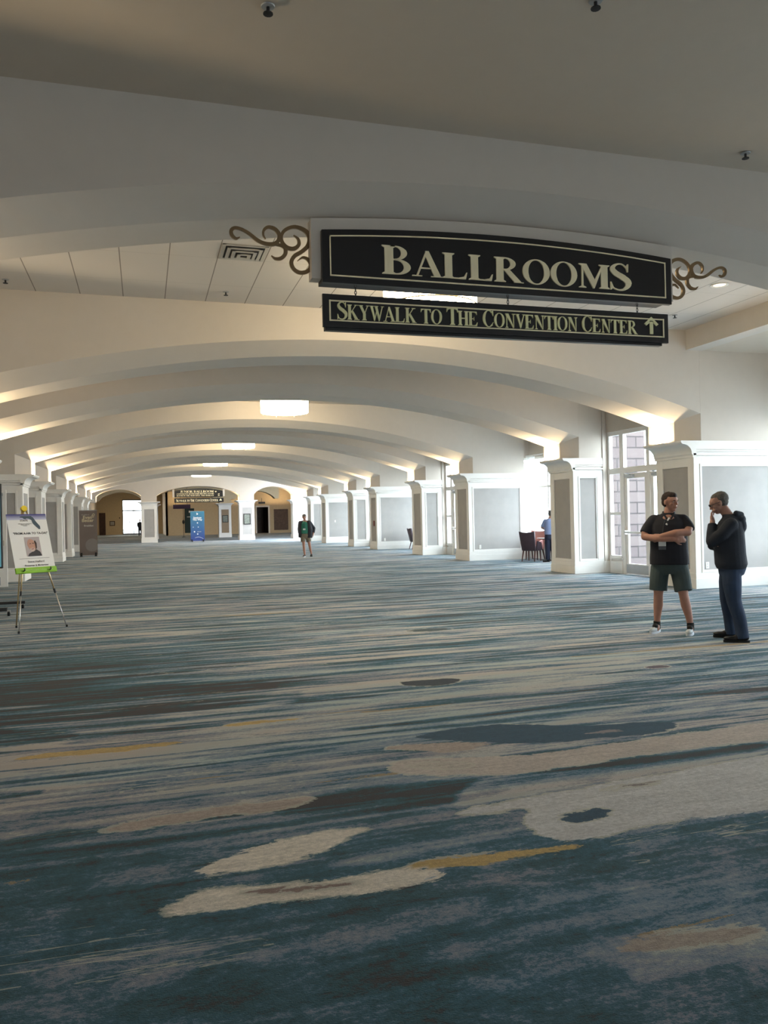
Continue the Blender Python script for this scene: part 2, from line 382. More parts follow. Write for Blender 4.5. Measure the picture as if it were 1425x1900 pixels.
    hr.color_ramp.elements[0].color = (.97, .96, 1.0, 1); hr.color_ramp.elements[1].color = (.80, .99, 1.10, 1); l.new(hue, hr.inputs[0])
    mul = N_('ShaderNodeMixRGB', blend_type='MULTIPLY'); mul.inputs[0].default_value = 1; l.new(rp_.outputs[0], mul.inputs[1]); l.new(hr.outputs[0], mul.inputs[2])
    g = noise((.22, 3.4, 1), 3, .5, .3, (40, 11, 0)); gm = math_('MULTIPLY', math_('GREATER_THAN', g, .66), .8)
    gm = math_('MULTIPLY', gm, math_('GREATER_THAN', t, .44))
    gx = N_('ShaderNodeMixRGB'); l.new(gm, gx.inputs[0]); l.new(mul.outputs[0], gx.inputs[1]); gx.inputs[2].default_value = (.34, .24, .11, 1)
    cl = math_('LESS_THAN', math_('ABSOLUTE', math_('SUBTRACT', s1, .53)), .0035)
    cl = math_('MULTIPLY', math_('MULTIPLY', cl, math_('GREATER_THAN', noise((.5, .9, 1), 1, .5, 0, (15, 3, 0)), .52)), .7)
    gc = N_('ShaderNodeMixRGB'); l.new(cl, gc.inputs[0]); l.new(gx.outputs[0], gc.inputs[1]); gc.inputs[2].default_value = (.52, .50, .42, 1)
    cur = gc.outputs[0]
    jag = math_('ADD', math_('MULTIPLY', math_('SUBTRACT', sq, .5), .05), math_('MULTIPLY', math_('SUBTRACT', noise((4, 12, 1), 7, .7, .5), .5), .16))
    inner = math_('ADD', .78, math_('MULTIPLY', math_('ADD', math_('MULTIPLY', sp, .45), math_('ADD', math_('MULTIPLY', s3, .6), math_('MULTIPLY', bl, .5))), .38))
    inner = math_('MULTIPLY', math_('SUBTRACT', inner, .66), 2.9)
    inner = math_('MULTIPLY', inner, math_('ADD', .35, math_('MULTIPLY', sq, 1.3)))
    for ly in 'ab':
        s = math_('ADD', attr('shape_'+ly), jag)
        f = N_('ShaderNodeMapRange'); f.inputs[1].default_value = 0; f.inputs[2].default_value = .012; l.new(s, f.inputs[0])
        yc = N_('ShaderNodeVectorMath', operation='SCALE'); l.new(attr('yarn_'+ly, 'Vector'), yc.inputs[0]); l.new(inner, yc.inputs['Scale'])
        mm = N_('ShaderNodeMixRGB'); l.new(f.outputs[0], mm.inputs[0]); l.new(cur, mm.inputs[1]); l.new(yc.outputs[0], mm.inputs[2])
        # pale corded outline on one stretch of each shape
        ab = math_('ABSOLUTE', s); ol = math_('LESS_THAN', ab, .010)
        ol = math_('MULTIPLY', ol, math_('GREATER_THAN', noise((.7, 1.1, 1), 1, .5, 0, (5, 5, 0)), .47)); ol = math_('MULTIPLY', ol, .75)
        mo = N_('ShaderNodeMixRGB'); l.new(ol, mo.inputs[0]); l.new(mm.outputs[0], mo.inputs[1]); mo.inputs[2].default_value = (.50, .48, .40, 1)
        cur = mo.outputs[0]
    l.new(cur, p.inputs['Base Color'])
    bp = N_('ShaderNodeBump'); bp.inputs['Strength'].default_value = .8; bp.inputs['Distance'].default_value = .012; l.new(sp, bp.inputs['Height']); l.new(bp.outputs[0], p.inputs['Normal'])
    me.materials.append(m)
    o = bpy.data.objects.new('floor', me); C.objects.link(o); st(o, 'carpet patterned in blue, teal, grey and cream streaks')
carpet()

# ------------------------------------------------------------------ ceilings, arches, headers
b = MB()
for i in range(len(RY)-1):
    if i == 2: continue
    b.box(XL-.25, XR+.25, RY[i]-1.2, RY[i+1]+1.2, ZC, ZC+.15)
b.box(XL-.25, XR+.25, -9, RY[0]+1, ZC, ZC+.15); b.box(XL-.25, XR+.25, RY[-1], YEND, ZC, ZC+.15)
# smooth plaster field in front of the first arch lies behind the camera too
st(b.build('ceiling', CEIL), 'smooth plaster ceiling of the hall')
st(MB().box(XL-.25, XR+.25, 7.3, 13.8, ZC-.004, ZC-.001).build('ceiling_tile_field', TILE), 'pale acoustic tiles between the first two arches')
HO, HI = 7.02, 6.65
def arch(i, Y, sk, wingR, wingL):
    zo = lambda dx: 4.62-dx*dx/44.; zi = lambda dx: 4.41-dx*dx/42.; DEP = 1.2
    if i == 2: DEP = .9; zo = lambda dx: 4.68-dx*dx/44.; zi = lambda dx: 4.48-dx*dx/45.
    n = 44; path = []
    path.append((-1, 2.95, 2.95)); 
    for k in range(n+1):
        t = -1+2*k/n; path.append((t, zo(t*HO), zi(t*HI)))
    path.append((1, 2.95, 2.95))
    b = MB(); off = lambda x: sk*(XR-x)/(XR-XL)
    def rings(p):
        t, a, c = p; xo, xi = XC+t*HO, XC+t*HI
        return (xo, Y+off(xo), a), (xi, Y+.35+off(xi), c), (xi, Y+DEP+off(xi), c)
    R = [rings(p) for p in path]
    for a, c in zip(R[:-1], R[1:]):
        b.quad(a[0], c[0], c[1], a[1]); b.quad(a[1], c[1], c[2], a[2])
    for a, c in zip(R[1:-2], R[2:-1]):
        b.quad(a[0], c[0], (c[0][0], c[0][1], ZC+.05), (a[0][0], a[0][1], ZC+.05))
        b.quad(a[2], c[2], (c[2][0], c[2][1], ZC+.05), (a[2][0], a[2][1], ZC+.05))
    for s, wg in ((-1, wingL), (1, wingR)):
        x0, x1 = XC+s*HO, XC+s*wg
        yo = Y+off(x0)
        r = R[0] if s < 0 else R[-1]; r2 = R[1] if s < 0 else R[-2]
        # back strip between the inner leg and the wing, and the wing itself
        b.quad(r[2], r2[2], (x0, r2[2][1], r2[2][2]), (x0, r[2][1], r[2][2]))
        b.quad(r2[2], (r2[2][0], r2[2][1], ZC+.05), (x0, r2[2][1], ZC+.05), (x0, r2[2][1], r2[2][2]))
        b.quad(*[(q[0], q[1], 2.951) for q in (r[0], r[1], r[2], (x0, r[2][1], 0))])
        b.box(min(x0, x1), max(x0, x1), yo, yo+DEP, 2.952, ZC+.05)
    return b
ORD = ['nearest', 'second', 'third', 'fourth', 'fifth', 'sixth', 'seventh', 'eighth', 'ninth']
for i in range(2, len(RY)):
    fin = FIN[i]
    b = arch(i, RY[i], SK[i], (12.6 if fin else 11.4)-XC, 4.45-XL-XL+XL+XC-.0 if False else 8.05)
    st(b.build('trim_%d' % (i-1), WALL), '%s arched plaster beam spanning the hall' % ORD[i-2])
for s in (0, 1):
    for i in range(0, len(RY)):
        y0 = RY[i]+DEP*.5; y1 = RY[i+1]+.3 if i < len(RY)-1 else YEND+.2
        x0, x1 = (XR-.12, XR+.25) if s else (XL-.25, XL+.12)
        st(MB().box(x0, x1, y0+(0 if s else -.5), y1, ZL, ZC+.05).build('trim_%d' % (20+s*20+i), WALL))

# ------------------------------------------------------------------ piers
def pier(label, s, Y, width, lens=True, panels=True, group='white panelled piers'):
    """s=+1 right row (hall lies to -X), s=-1 left row; local origin: hall-side front corner on the floor"""
    x0 = XR if s > 0 else XL
    root = thing('panelled_pier', label, 'column', (x0, Y, 0), 0, group)
    X = lambda a: s*a
    def bx(b, a0, a1, y0, y1, z0, z1): b.box(min(X(a0), X(a1)), max(X(a0), X(a1)), y0, y1, z0, z1)
    W, D = width, DEP
    sh = MB(); bx(sh, .03, W, .03, D, 0, 2.95)
    # front stiles and rails
    px0, px1 = .19, W-.2
    for a0, a1, z0, z1 in ((0, px0, .3, 2.63), (px1, W, .3, 2.63), (px0, px1, .3, .37), (px0, px1, 2.44, 2.6)): bx(sh, a0, a1, 0, .06, z0, min(z1, 2.6))
    for y0, y1, z0, z1 in ((.06, .18, .3, 2.6), (D-.2, D, .3, 2.6), (.18, D-.2, .3, .37), (.18, D-.2, 2.44, 2.6)): bx(sh, 0, .06, y0, y1, z0, z1)
    bx(sh, 0, W, 0, D, 2.6, 2.64)
    sh.build('shaft', WHITE, root)
    mo = MB()     # thin raised moulding round the front panel
    m0, m1, zz0, zz1 = px0-.05, px1+.05, .32, 2.49
    for a0, a1, z0, z1 in ((m0, m0+.02, zz0, zz1), (m1-.02, m1, zz0, zz1), (m0, m1, zz0, zz0+.018), (m0, m1, zz1-.018, zz1)): bx(mo, a0, a1, -.012, .01, z0, z1)
    bx(mo, -.008, W, -.018, .01, 2.66, 2.70); bx(mo, -.004, W, -.010, .01, 2.74, 2.76)
    mo.build('moulding', WHITE, root)
    f = MB(); bx(f, px0+.01, px1-.01, .02, .05, .375, 2.435); f.build('panel', FAB, root)
    f = MB(); bx(f, .02, .05, .19, D-.21, .375, 2.435); f.build('panel', FAB, root)
    bb = MB(); bx(bb, -.025, W, -.025, D+.025, 0, .2); bx(bb, -.012, W, -.012, D+.012, .2, .31); bb.build('baseboard', WHITE, root, bevel=.006)
    # cove crown that leans out over the hall; front stays flush
    prof = [(.05, 2.62), (-.03, 2.62), (-.03, 2.66), (-.045, 2.68)]
    for k in range(9):
        a = k/8*PI/2; prof.append((-.05-.20*(1-math.cos(a)), 2.69+.19*math.sin(a)))
    prof += [(-.27, 2.885), (-.30, 2.92), (-.30, 2.95), (.05, 2.95)]
    cr = MB(); cr.prism([(X(a), z) for a, z in prof], 1, -.02, D+.02)
    cr.build('crown', WHITE, root)
    fr = MB(); bx(fr, .0, W, -.012, .04, 2.78, 2.952); fr.build('frieze', WHITE, root)
    return root
def uplight(s, Y, p=1.0):
    l = bpy.data.lights.new('cove_uplight', 'AREA'); l.shape = 'RECTANGLE'; l.size = .07; l.size_y = .55; l.energy = UP_W*p; l.color = (1, .78, .48)
    o = bpy.data.objects.new('cove_uplight', l); C.objects.link(o)
    o.location = ((XR-.235) if s > 0 else (XL+.235), Y+.80, 2.965); o.rotation_euler = (PI, 0, 0)
lab = ['two men', '', '']
RLAB = {2:'white panelled pier beside the camera on the window side',
 3:'wide white panelled pier directly behind the two standing men', 4:'narrow white panelled pier left of the glass door, hiding the person in the blue shirt',
 5:'wide white panelled pier left of the dark lounge chair by the bright window', 6:'narrow white panelled pier just right of the small dark chair with a seated head',
 7:'wide white panelled pier left of the small dark chair, red alarm on its side', 8:'narrow white panelled pier two places beyond the small dark chair',
 9:'wide white panelled pier with a white wall switch, right of the walking man', 10:'narrow white panelled pier just behind the shoulder of the walking man'}
LLAB = {2:'white panelled pier beside the camera on the left side', 3:'left row pier nearest the camera past the first arch', 4:'left row pier hidden behind the white door leaf',
 5:'white panelled pier directly behind the easel poster', 6:'left row pier second beyond the easel poster', 7:'left row pier third beyond the easel, large tan panel',
 8:'left row pier just in front of the grey floor banner', 9:'left row pier just beyond the grey floor banner', 10:'last left row pier before the far arcade'}
for i in range(1, len(RY)):
    pier(RLAB.get(i, 'white panelled pier behind the camera on the right'), 1, RY[i], 2.1 if FIN[i] else .85)
    pier(LLAB.get(i, 'white panelled pier behind the camera on the left'), -1, LY[i], 1.03)
    if i >= 2:
        uplight(1, RY[i]); uplight(-1, LY[i], 1.5)

# ------------------------------------------------------------------ right side: lounges and door alcoves
nwin = [0]; ndoor = [0]; nwall = [0]
def S(b, name, m, label=None):
    return st(b.build(name, m), label)
def wall_with_hole_x(name, xa, xb, y0, y1, zt, h):      # wall across X (faces the camera), hole (x0,x1,z0,z1)
    b = MB(); hx0, hx1, z0, z1 = h
    b.box(xa, hx0, y0, y1, 0, zt); b.box(hx1, xb, y0, y1, 0, zt); b.box(hx0, hx1, y0, y1, 0, z0); b.box(hx0, hx1, y0, y1, z1, zt)
    return S(b, name, WALL)
def wall_with_hole_y(name, x0, x1, ya, yb, zt, h):
    b = MB(); hy0, hy1, z0, z1 = h
    b.box(x0, x1, ya, hy0, 0, zt); b.box(x0, x1, hy1, yb, 0, zt)
    if z0 > 0: b.box(x0, x1, hy0, hy1, 0, z0)
    b.box(x0, x1, hy0, hy1, z1, zt)
    return S(b, name, WALL)
def window_x(xa, xb, y, z0, z1, nm=3, curtain=None):     # window in a camera-facing wall
    nwin[0] += 1; fr = MB(); t = .035
    for k in range(nm+1):
        x = xa+(xb-xa)*k/nm; fr.box(max(xa, x-t), min(xb, x+t), y-.04, y+.04, z0, z1)
    for z in (z0, z0+(z1-z0)*.62, z1-.07): fr.box(xa, xb, y-.04, y+.04, z, z+.07)
    o = S(fr, 'window_%d' % nwin[0], WHITE)
    MB().box(xa, xb, y-.005, y+.005, z0, z1).build('glass', GLASS, o)
def window_y(x, ya, yb, z0, z1, nm=3):
    nwin[0] += 1; fr = MB(); t = .035
    for k in range(nm+1):
        y = ya+(yb-ya)*k/nm; fr.box(x-.04, x+.04, max(ya, y-t), min(yb, y+t), z0, z1)
    for z in (z0, z0+(z1-z0)*.62, z1-.07): fr.box(x-.04, x+.04, ya, yb, z, z+.07)
    o = S(fr, 'window_%d' % nwin[0], WHITE)
    MB().box(x-.005, x+.005, ya, yb, z0, z1).build('glass', GLASS, o)
XO, XA = 13.0, 11.55
for i in range(0, len(RY)-1):
    if not FIN[i+1]: continue
    ya = RY[i]+DEP-.15 if i else -8.8; yb = RY[i+1]+.43
    n = i//2+1
    S(MB().box(XR+.25, XO+.2, ya-.15, yb+.2, ZL, ZL+.12), 'ceiling_lounge_%d' % n, CEIL)
    wall_with_hole_x('wall_lounge_far_%d' % n, 12.6, XO+.2, yb, yb+.16, ZL, (12.66, 12.97, .68, 3.5)); window_x(12.66, 12.97, yb+.08, .68, 3.5, 1)
    S(MB().box(12.6, XO, yb-.03, yb, 0, .3), 'baseboard_lounge_%d' % n, WHITE)
    S(MB().box(11.35, XO+.2, ya-.15, ya, 0, ZL), 'wall_lounge_near_%d' % n, WALL)
    S(MB().box(12.1, XO+.2, ya-.23, ya-.151, 0, ZL+.1), 'wall_lounge_brick_%d' % n, BRICK, 'pink block facing of the outer wall')
    wall_with_hole_y('wall_lounge_outer_%d' % n, XO, XO+.2, ya, yb, ZL, (ya+.3, yb-.06 if i else ya+2, .68, 3.5)); window_y(XO+.1, ya+.3, yb-.06 if i else ya+2, .68, 3.5, 5 if i else 2)
    S(MB().box(XO-.03, XO, ya, yb, 0, .3), 'baseboard_lounge_outer_%d' % n, WHITE)
    portal((XO+.25, (ya+yb)/2, 2.1), yb-ya-.3, 2.9, (-1, 0, 0))
    # sheer curtain drawn back to the far corner
    if i+1 in (5, 7):
        cu = MB(); nn = 90
        for k in range(nn+1):
            yy = yb-.05-.55*k/nn; x = XO-.12+.03*math.sin(k*1.1)+.012*math.sin(k*2.7)
            cu.v += [(x, yy, .35), (x, yy, 3.52)]
        for k in range(nn): cu.f.append((2*k, 2*k+2, 2*k+3, 2*k+1))
        lb = {5:'sheer white curtain drawn back in the bright lounge beside the person in the blue shirt', 7:'sheer white curtain in the far lounge behind the small dark chair'}[i+1]
        root = thing('sheer_curtain', lb, 'curtain', (0, 0, 0)); cu.build('fabric', SHEER, root, smooth=True)
        MB().tube([(XO-.12, ya+.3, 3.56), (XO-.12, yb-.02, 3.56)], .018).build('rail', WHITE, root)

def glass_front(i):
    """white framed glazed wall with two doors in the alcove between pier i and pier i+1"""
    y0, y1 = RY[i]+DEP, RY[i+1]; nwin[0] += 1; fr = MB(); x0, x1 = XA-.05, XA+.05
    q = [y1, y1-.62, y1-.76, y1-1.72, y1-1.80]
    c = (y0+y1)/2
    posts = [(y1-.1, y1), (y1-.72, y1-.56), (c-.06, c+.06), (y0+.56, y0+.72), (y0, y0+.1)]
    for a, b_ in posts: fr.box(x0, x1, a, b_, 0, 3.58)
    for z0, z1 in ((2.52, 2.66), (3.5, 3.6)): fr.box(x0, x1, y0, y1, z0, z1)
    for a, b_ in ((y1-.6, y1-.1), (y0+.1, y0+.6)):
        fr.box(x0, x1, a, b_, 1.48, 1.55); fr.box(x0, x1, a, b_, .38, .45)
        fr.box(x0-.03, x1, a-.02, b_+.02, 0, .3); fr.box(x0+.02, x1-.02, a, b_, .3, .4)
    fr.box(x0-.04, x1, y1-.62, y1-.08, .36, .40)
    o = S(fr, 'window_%d' % nwin[0], WHITE, 'white framed glazed wall around the glass doors')
    g = MB(); g.box(XA-.005, XA+.005, y0+.1, y1-.1, 2.66, 3.5); g.box(XA-.005, XA+.005, y1-.6, y1-.1, .45, 2.55); g.box(XA-.005, XA+.005, y0+.1, y0+.6, .45, 2.55)
    g.build('glass', GLASS, o)
    for (a, b_, hs) in ((y0+.72, c-.06, 1), (c+.06, y1-.72, -1)):
        ndoor[0] += 1; d = MB(); xa, xb = XA-.025, XA+.025
        d.box(xa, xb, a, a+.11, .01, 2.5); d.box(xa, xb, b_-.11, b_, .01, 2.5); d.box(xa, xb, a, b_, 2.38, 2.5); d.box(xa, xb, a, b_, .01, .27)
        do = S(d, 'door_%d' % ndoor[0], WHITE, 'white framed glass door with push bar')
        MB().box(XA-.004, XA+.004, a+.11, b_-.11, .27, 2.38).build('glass', GLASS, do)
        MB().box(xa-.006, xa, a+.02, b_-.02, .03, .25).build('kick_plate', ALU, do)
        MB().box(xa-.09, xa-.05, a+.05, b_-.05, 1.02, 1.07).box(xa-.09, xa, a+.05, a+.1, 1.0, 1.09).box(xa-.09, xa, b_-.1, b_-.05, 1.0, 1.09).build('push_bar', CHROME, do)
        MB().box(xa-.07, xa, b_-.42, b_-.12, 2.4, 2.47).tube([(xa-.05, b_-.3, 2.47), (xa-.2, b_-.35, 2.5), (xa-.04, b_-.6, 2.52)], .012, 6).build('door_closer', ALU, do)
    S(MB().box(XA-.09, XA+.1, y0-.1, y1+.02, 3.6, ZC), 'wall_alcove_%d' % (i+1), WALL)
    S(MB().box(XR+.25, XA+.1, y0-.3, y1+.2, ZC, ZC+.1), 'ceiling_alcove_%d' % (i+1), CEIL)
    S(MB().box(XR+.86, XA+.1, y1-.02, y1+.3, 0, ZC), 'wall_return_%d' % (i+1), WALL)
    S(MB().box(XR+.83, XA-.05, y1-.045, y1-.02, 0, .3), 'baseboard_return_%d' % (i+1), WHITE)
    if i < 9: portal((XA+.2, (y0+y1)/2, 1.8), y1-y0, 3.5, (-1, 0, 0))
for i in (1, 3, 5, 7, 9): glass_front(i)
# outside: pale paving and block piers
S(MB().box(XA+.1, 60, -30, 90, -.12, -.02), 'ground_outside', mat('pale_paving', (.5, .5, .49), .9, var=.08))
# ------------------------------------------------------------------ left side, back wall
S(MB().box(-4.65, -4.4, -9, 62, 0, ZC), 'wall_left', WALL)
S(MB().box(-4.42, XL-.1, -9, 62, ZC-.3, ZC), 'ceiling_left', CEIL)
S(MB().box(-4.4, -4.375, -9, 61, 0, .3), 'baseboard_left', WHITE)
wall_with_hole_x('wall_back', -4.65, XO+.2, -9.2, -9, ZC, (2.0, 5.0, .3, 2.4)); window_x(2.0, 5.0, -9.1, .3, 2.4, 3); portal((3.5, -9.3, 1.35), 3, 2.1, (0, 1, 0))  # unseen window behind the camera, added to give fill light
S(MB().box(XO, XO+.2, -9, -8.8, 0, ZC), 'wall_back_right', WALL)
for i in range(1, len(RY)-1):           # panelled backs of the left bays
    y0, y1 = LY[i]+DEP+.25, LY[i+1]-.25
    f = MB(); f.box(-4.385, -4.37, y0+.1, y1-.1, .45, 2.44)
    tag(f.build('wall_panel', FAB), 'grey fabric wall panel in the %s recess of the left wall' % ORD[i-1], 'wall panel', 'fabric panels in the left recesses')
# white door leaf standing open by the left edge
d = MB(); d.box(-4.32, -3.30, 21.98, 22.03, .012, 2.45)
do = S(d, 'door_40', WHITE, 'white door leaf standing open at the left edge')
MB().tube([(-3.42, 21.94, 2.3), (-3.42, 21.94, 1.2)], .014).build('vertical_rod', CHROME, do)
MB().box(-3.46, -3.38, 21.9, 21.98, 2.3, 2.38).build('latch_case', DARK, do)
MB().box(-3.48, -3.34, 21.86, 21.98, 1.05, 1.18).box(-4.2, -3.4, 21.86, 21.9, 1.08, 1.15).build('push_bar', CHROME, do)
MB().box(-4.3, -3.46, 21.965, 21.98, .05, .26).build('kick_plate', ALU, do)

# ------------------------------------------------------------------ far arcade and the hall beyond
def arcade():
    b = MB(); y0, y1 = YEND, YEND+1.1
    spans = [(-3.2, -.14, 3.88), (.96, 6.87, 4.05), (7.97, 10.9, 3.98)]
    zs = 3.38; top = ZC+.05
    for (a, c, zt) in [(-4.6, -3.2, 0), (-.14, .96, 0), (6.87, 7.97, 0), (10.9, 12.6, 0)]: b.box(a+.0, c, y0, y1, 2.95, top)
    for (a, c, apex) in spans:
        n = 20; m_ = (a+c)/2; h = (c-a)/2; pts = []
        for k in range(n+1):
            t = -1+2*k/n; pts.append((m_+t*h, zs+(apex-zs)*(1-t*t)**.75 if abs(t) < 1 else zs))
        for p, q in zip(pts[:-1], pts[1:]):
            b.quad((p[0], y0, p[1]), (q[0], y0, q[1]), (q[0], y0, top), (p[0], y0, top))
            b.quad((p[0], y1, p[1]), (q[0], y1, q[1]), (q[0], y1, top), (p[0], y1, top))
            b.quad((p[0], y0, p[1]), (q[0], y0, q[1]), (q[0], y1, q[1]), (p[0], y1, p[1]))
    return b
S(arcade(), 'wall_far_arcade', WALL, 'far wall with three arched openings')
def square_pier(label, x0, x1, y, group='square piers of the far arcade', d=1.1):
    r = thing('square_pier', label, 'column', (x0, y, 0), 0, group); w_ = x1-x0
    sh = MB().box(.03, w_-.03, .03, d, 0, 2.6)
    for a0, a1, z0, z1 in ((0, .2, .3, 2.62), (w_-.2, w_, .3, 2.62), (.2, w_-.2, .3, .38), (.2, w_-.2, 2.42, 2.62)): sh.box(a0, a1, 0, .06, z0, z1)
    sh.build('shaft', WHITE, r); MB().box(.21, w_-.21, .015, .05, .39, 2.41).build('panel', FAB, r)
    MB().box(-.02, w_+.02, -.02, d+.02, 0, .3).build('baseboard', WHITE, r)
    cr = MB(); n = 6
    rings = []
    for k in range(n+1):
        a = k/n*PI/2; e = .22*(1-math.cos(a)); rings.append((e, 2.62+.27*math.sin(a)))
    rings += [(.24, 2.9), (.24, 2.95)]
    for (e0, z0), (e1, z1) in zip(rings[:-1], rings[1:]):
        for A_ in (((-e0, -e0), (w_+e0, -e0), (w_+e1, -e1), (-e1, -e1)), ((w_+e0, -e0), (w_+e0, d+e0), (w_+e1, d+e1), (w_+e1, -e1)), ((w_+e0, d+e0), (-e0, d+e0), (-e1, d+e1), (w_+e1, d+e1)), ((-e0, d+e0), (-e0, -e0), (-e1, -e1), (-e1, d+e1))):
            cr.quad((*A_[0], z0), (*A_[1], z0), (*A_[2], z1), (*A_[3], z1))
    cr.box(-.24, w_+.24, -.24, d+.24, 2.94, 2.95); cr.build('crown', WHITE, r)
    return r
square_pier('square white pier left of the blue banner in the far arcade', -.14, .96, YEND)
square_pier('square white pier with a framed notice in the far arcade', 6.87, 7.97, YEND)
square_pier('square white pier of the far arcade behind the walking man', 10.9, 12.6, YEND)
def spot_up(x, y, z, e, size=.3):
    l = bpy.data.lights.new('arcade_uplight', 'AREA'); l.size = size; l.energy = e; l.color = (1, .72, .4)
    o = bpy.data.objects.new('arcade_uplight', l); C.objects.link(o); o.location = (x, y, z); o.rotation_euler = (PI, 0, 0)
for x in (-2.95, -.3, 1.1, 6.72, 8.12, 10.75): spot_up(x, YEND+.5, 2.98, 16, .22)
# second row of arches, walls
b = MB()
for (a, c) in ((-3.9, .3), (.3, 6.3), (7.3, 11.5)):
    n = 16; m_ = (a+c)/2; h = (c-a)/2-.35; ap = 4.0 if c-a < 5 else 4.15
    pts = [(a, 3.3)]+[(m_+(-1+2*k/n)*h, 3.3+(ap-3.3)*(1-(-1+2*k/n)**2)**.75) for k in range(n+1)]+[(c, 3.3)]
    for p, q in zip(pts[:-1], pts[1:]):
        b.quad((p[0], 70, p[1]), (q[0], 70, q[1]), (q[0], 70, ZC), (p[0], 70, ZC)); b.quad((p[0], 70, p[1]), (q[0], 70, q[1]), (q[0], 71, q[1]), (p[0], 71, p[1]))
b.box(6.3, 7.3, 70, 71, 2.95, ZC)
S(b, 'wall_second_arcade', FARW)
p2 = square_pier('tan pier with a framed picture beyond the far arcade, right of the blue banner', 6.25, 7.3, 70, 'piers beyond the far arcade')
for ch in p2.children:
    if ch.name.startswith('panel'): ch.data.materials[0] = mat('tan_fabric', (.3, .22, .15), .9)
square_pier('pier beyond the far arcade behind the left square pier', .15, 1.2, 70, 'piers beyond the far arcade')
S(MB().box(-12, 24, 60, 112, ZC, ZC+.15), 'ceiling_far', CEIL)
S(MB().box(2.2, 11.3, 84, 84.3, 0, ZC), 'wall_far', FARW); S(MB().box(12.7, 24, 84, 84.3, 0, ZC), 'wall_far_right', FARW); S(MB().box(11.3, 12.7, 84, 84.3, 2.75, ZC), 'wall_far_lintel', FARW)
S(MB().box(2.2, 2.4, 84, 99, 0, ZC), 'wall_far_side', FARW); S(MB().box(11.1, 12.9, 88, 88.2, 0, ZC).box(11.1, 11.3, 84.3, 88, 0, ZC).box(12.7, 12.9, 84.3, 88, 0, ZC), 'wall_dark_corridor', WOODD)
S(MB().box(-5.5, -2.35, 99, 99.3, 0, ZC).box(.15, 2.4, 99, 99.3, 0, ZC).box(-2.35, .15, 99, 99.3, 4.1, ZC), 'wall_far_left', FARW)
S(MB().box(-5.5, -5.2, 61, 99, 0, ZC), 'wall_left_far', FARW); S(MB().box(17, 17.3, 61, 84, 0, ZC), 'wall_right_far', FARW)
fr = MB()
for x in (-2.35, -1.15, .09): fr.box(x, x+.08, 98.95, 99.1, 0, 4.1)
for z in (0, 2.75, 4.0): fr.box(-2.35, .15, 98.95, 99.1, z, z+.12)
o = S(fr, 'door_50', DARK, 'far glazed double door with bright transom'); MB().box(-2.3, .1, 99, 99.01, .1, 4.0).build('glass', GLASS, o)
MB().box(-1.62, -1.5, 98.9, 98.95, 1.4, 1.55).build('notice', DARK, o)
S(MB().box(-20, 30, 99.4, 160, -.1, -.01), 'ground_far_outside', mat('far_paving', (.5, .5, .48), .9))
portal((-1.1, 99.5, 2), 2.4, 4, (0, -1, 0))
tag(MB().box(-4.95, -4.25, 98.9, 98.98, .0, 2.6).build('dark_door', WOODD), 'narrow dark wooden door at the far left end of the hall', 'door')
r = thing('framed_picture', 'small framed picture on the tan wall left of the far glazed doors', 'picture', (-3.5, 98.998, 1.35))
MB().box(-.3, .3, -.05, 0, -.28, .28).build('frame', WOODD, r); MB().box(-.22, .22, -.06, -.05, -.2, .2).build('print', FAB, r)
tag(MB().box(-2.72, -2.62, 98.93, 98.98, 1.9, 2.05).build('wall_switch', DARK), 'small dark wall fixture left of the far glazed doors', 'switch')
# plaques
def plaque(label, x, y, z, w_, h_):
    r = thing('framed_plaque', label, 'picture', (x, y, z), 0)
    fm = MB()
    for a in ((-w_/2, -w_/2+.05, -h_/2, h_/2), (w_/2-.05, w_/2, -h_/2, h_/2), (-w_/2, w_/2, -h_/2, -h_/2+.05), (-w_/2, w_/2, h_/2-.05, h_/2)): fm.box(a[0], a[1], -.04, 0, a[2], a[3])
    fm.build('frame', DARK, r); MB().box(-w_/2+.05, w_/2-.05, -.02, -.005, -h_/2+.05, h_/2-.05).build('print', mat('grey_green_print', (.2, .22, .19), .5, var=.3, scale=12), r)
    return r
plaque('dark framed notice on the square white pier right of the blue banner', 7.42, YEND+.012, 1.55, .52, .8)
pq = plaque('small dark framed picture on the tan pier beyond the arcade', 6.78, 70.012, 1.6, .5, .62)
# dark posters on the far wall
for x0, x1, lb in ((4.05, 5.0, 'dark green poster on the far wall just left of the blue banner'), (9.9, 10.15, 'narrow dark doorway strip on the far wall left of the dark corridor')):
    r = thing('wall_poster', lb, 'poster', ((x0+x1)/2, 83.95, 0)); h = (x1-x0)/2
    MB().box(-h, h, -.06, 0, .25, 2.75).build('board', mat('dark_green_board', (.012, .03, .028), .5), r)
    if h > .3: MB().box(-.06, .06, -.07, -.06, 2.3, 2.5).box(-.25, .25, -.07, -.06, 1.85, 1.9).build('lettering', WHITE, r)
S(MB().box(11.25, 11.4, 83.9, 84, 0, 2.9).box(12.6, 12.75, 83.9, 84, 0, 2.9).box(11.25, 12.75, 83.9, 84, 2.75, 2.9), 'trim_60', WHITE)
tag(MB().box(13.2, 14.7, 83.93, 83.995, .3, 2.5).build('wood_panel', mat('brown_wood_panel', (.11, .065, .04), .5, var=.2)), 'brown panel on the far wall right of the dark corridor opening', 'wall panel')
r = thing('exit_sign', 'small dark sign above the dark corridor opening at the far right', 'sign', (11.95, 83.995, 3.2))
MB().box(-.35, .35, -.05, 0, -.1, .1).build('box', DARK, r); MB().tube([(0, -.02, .1), (0, -.02, .5)], .02, 6).build('stem', DARK, r)
for x in (3.2, 9.2, 12.9, 14.2): spot_up(x, 82.8, 2.9, 30, .3)
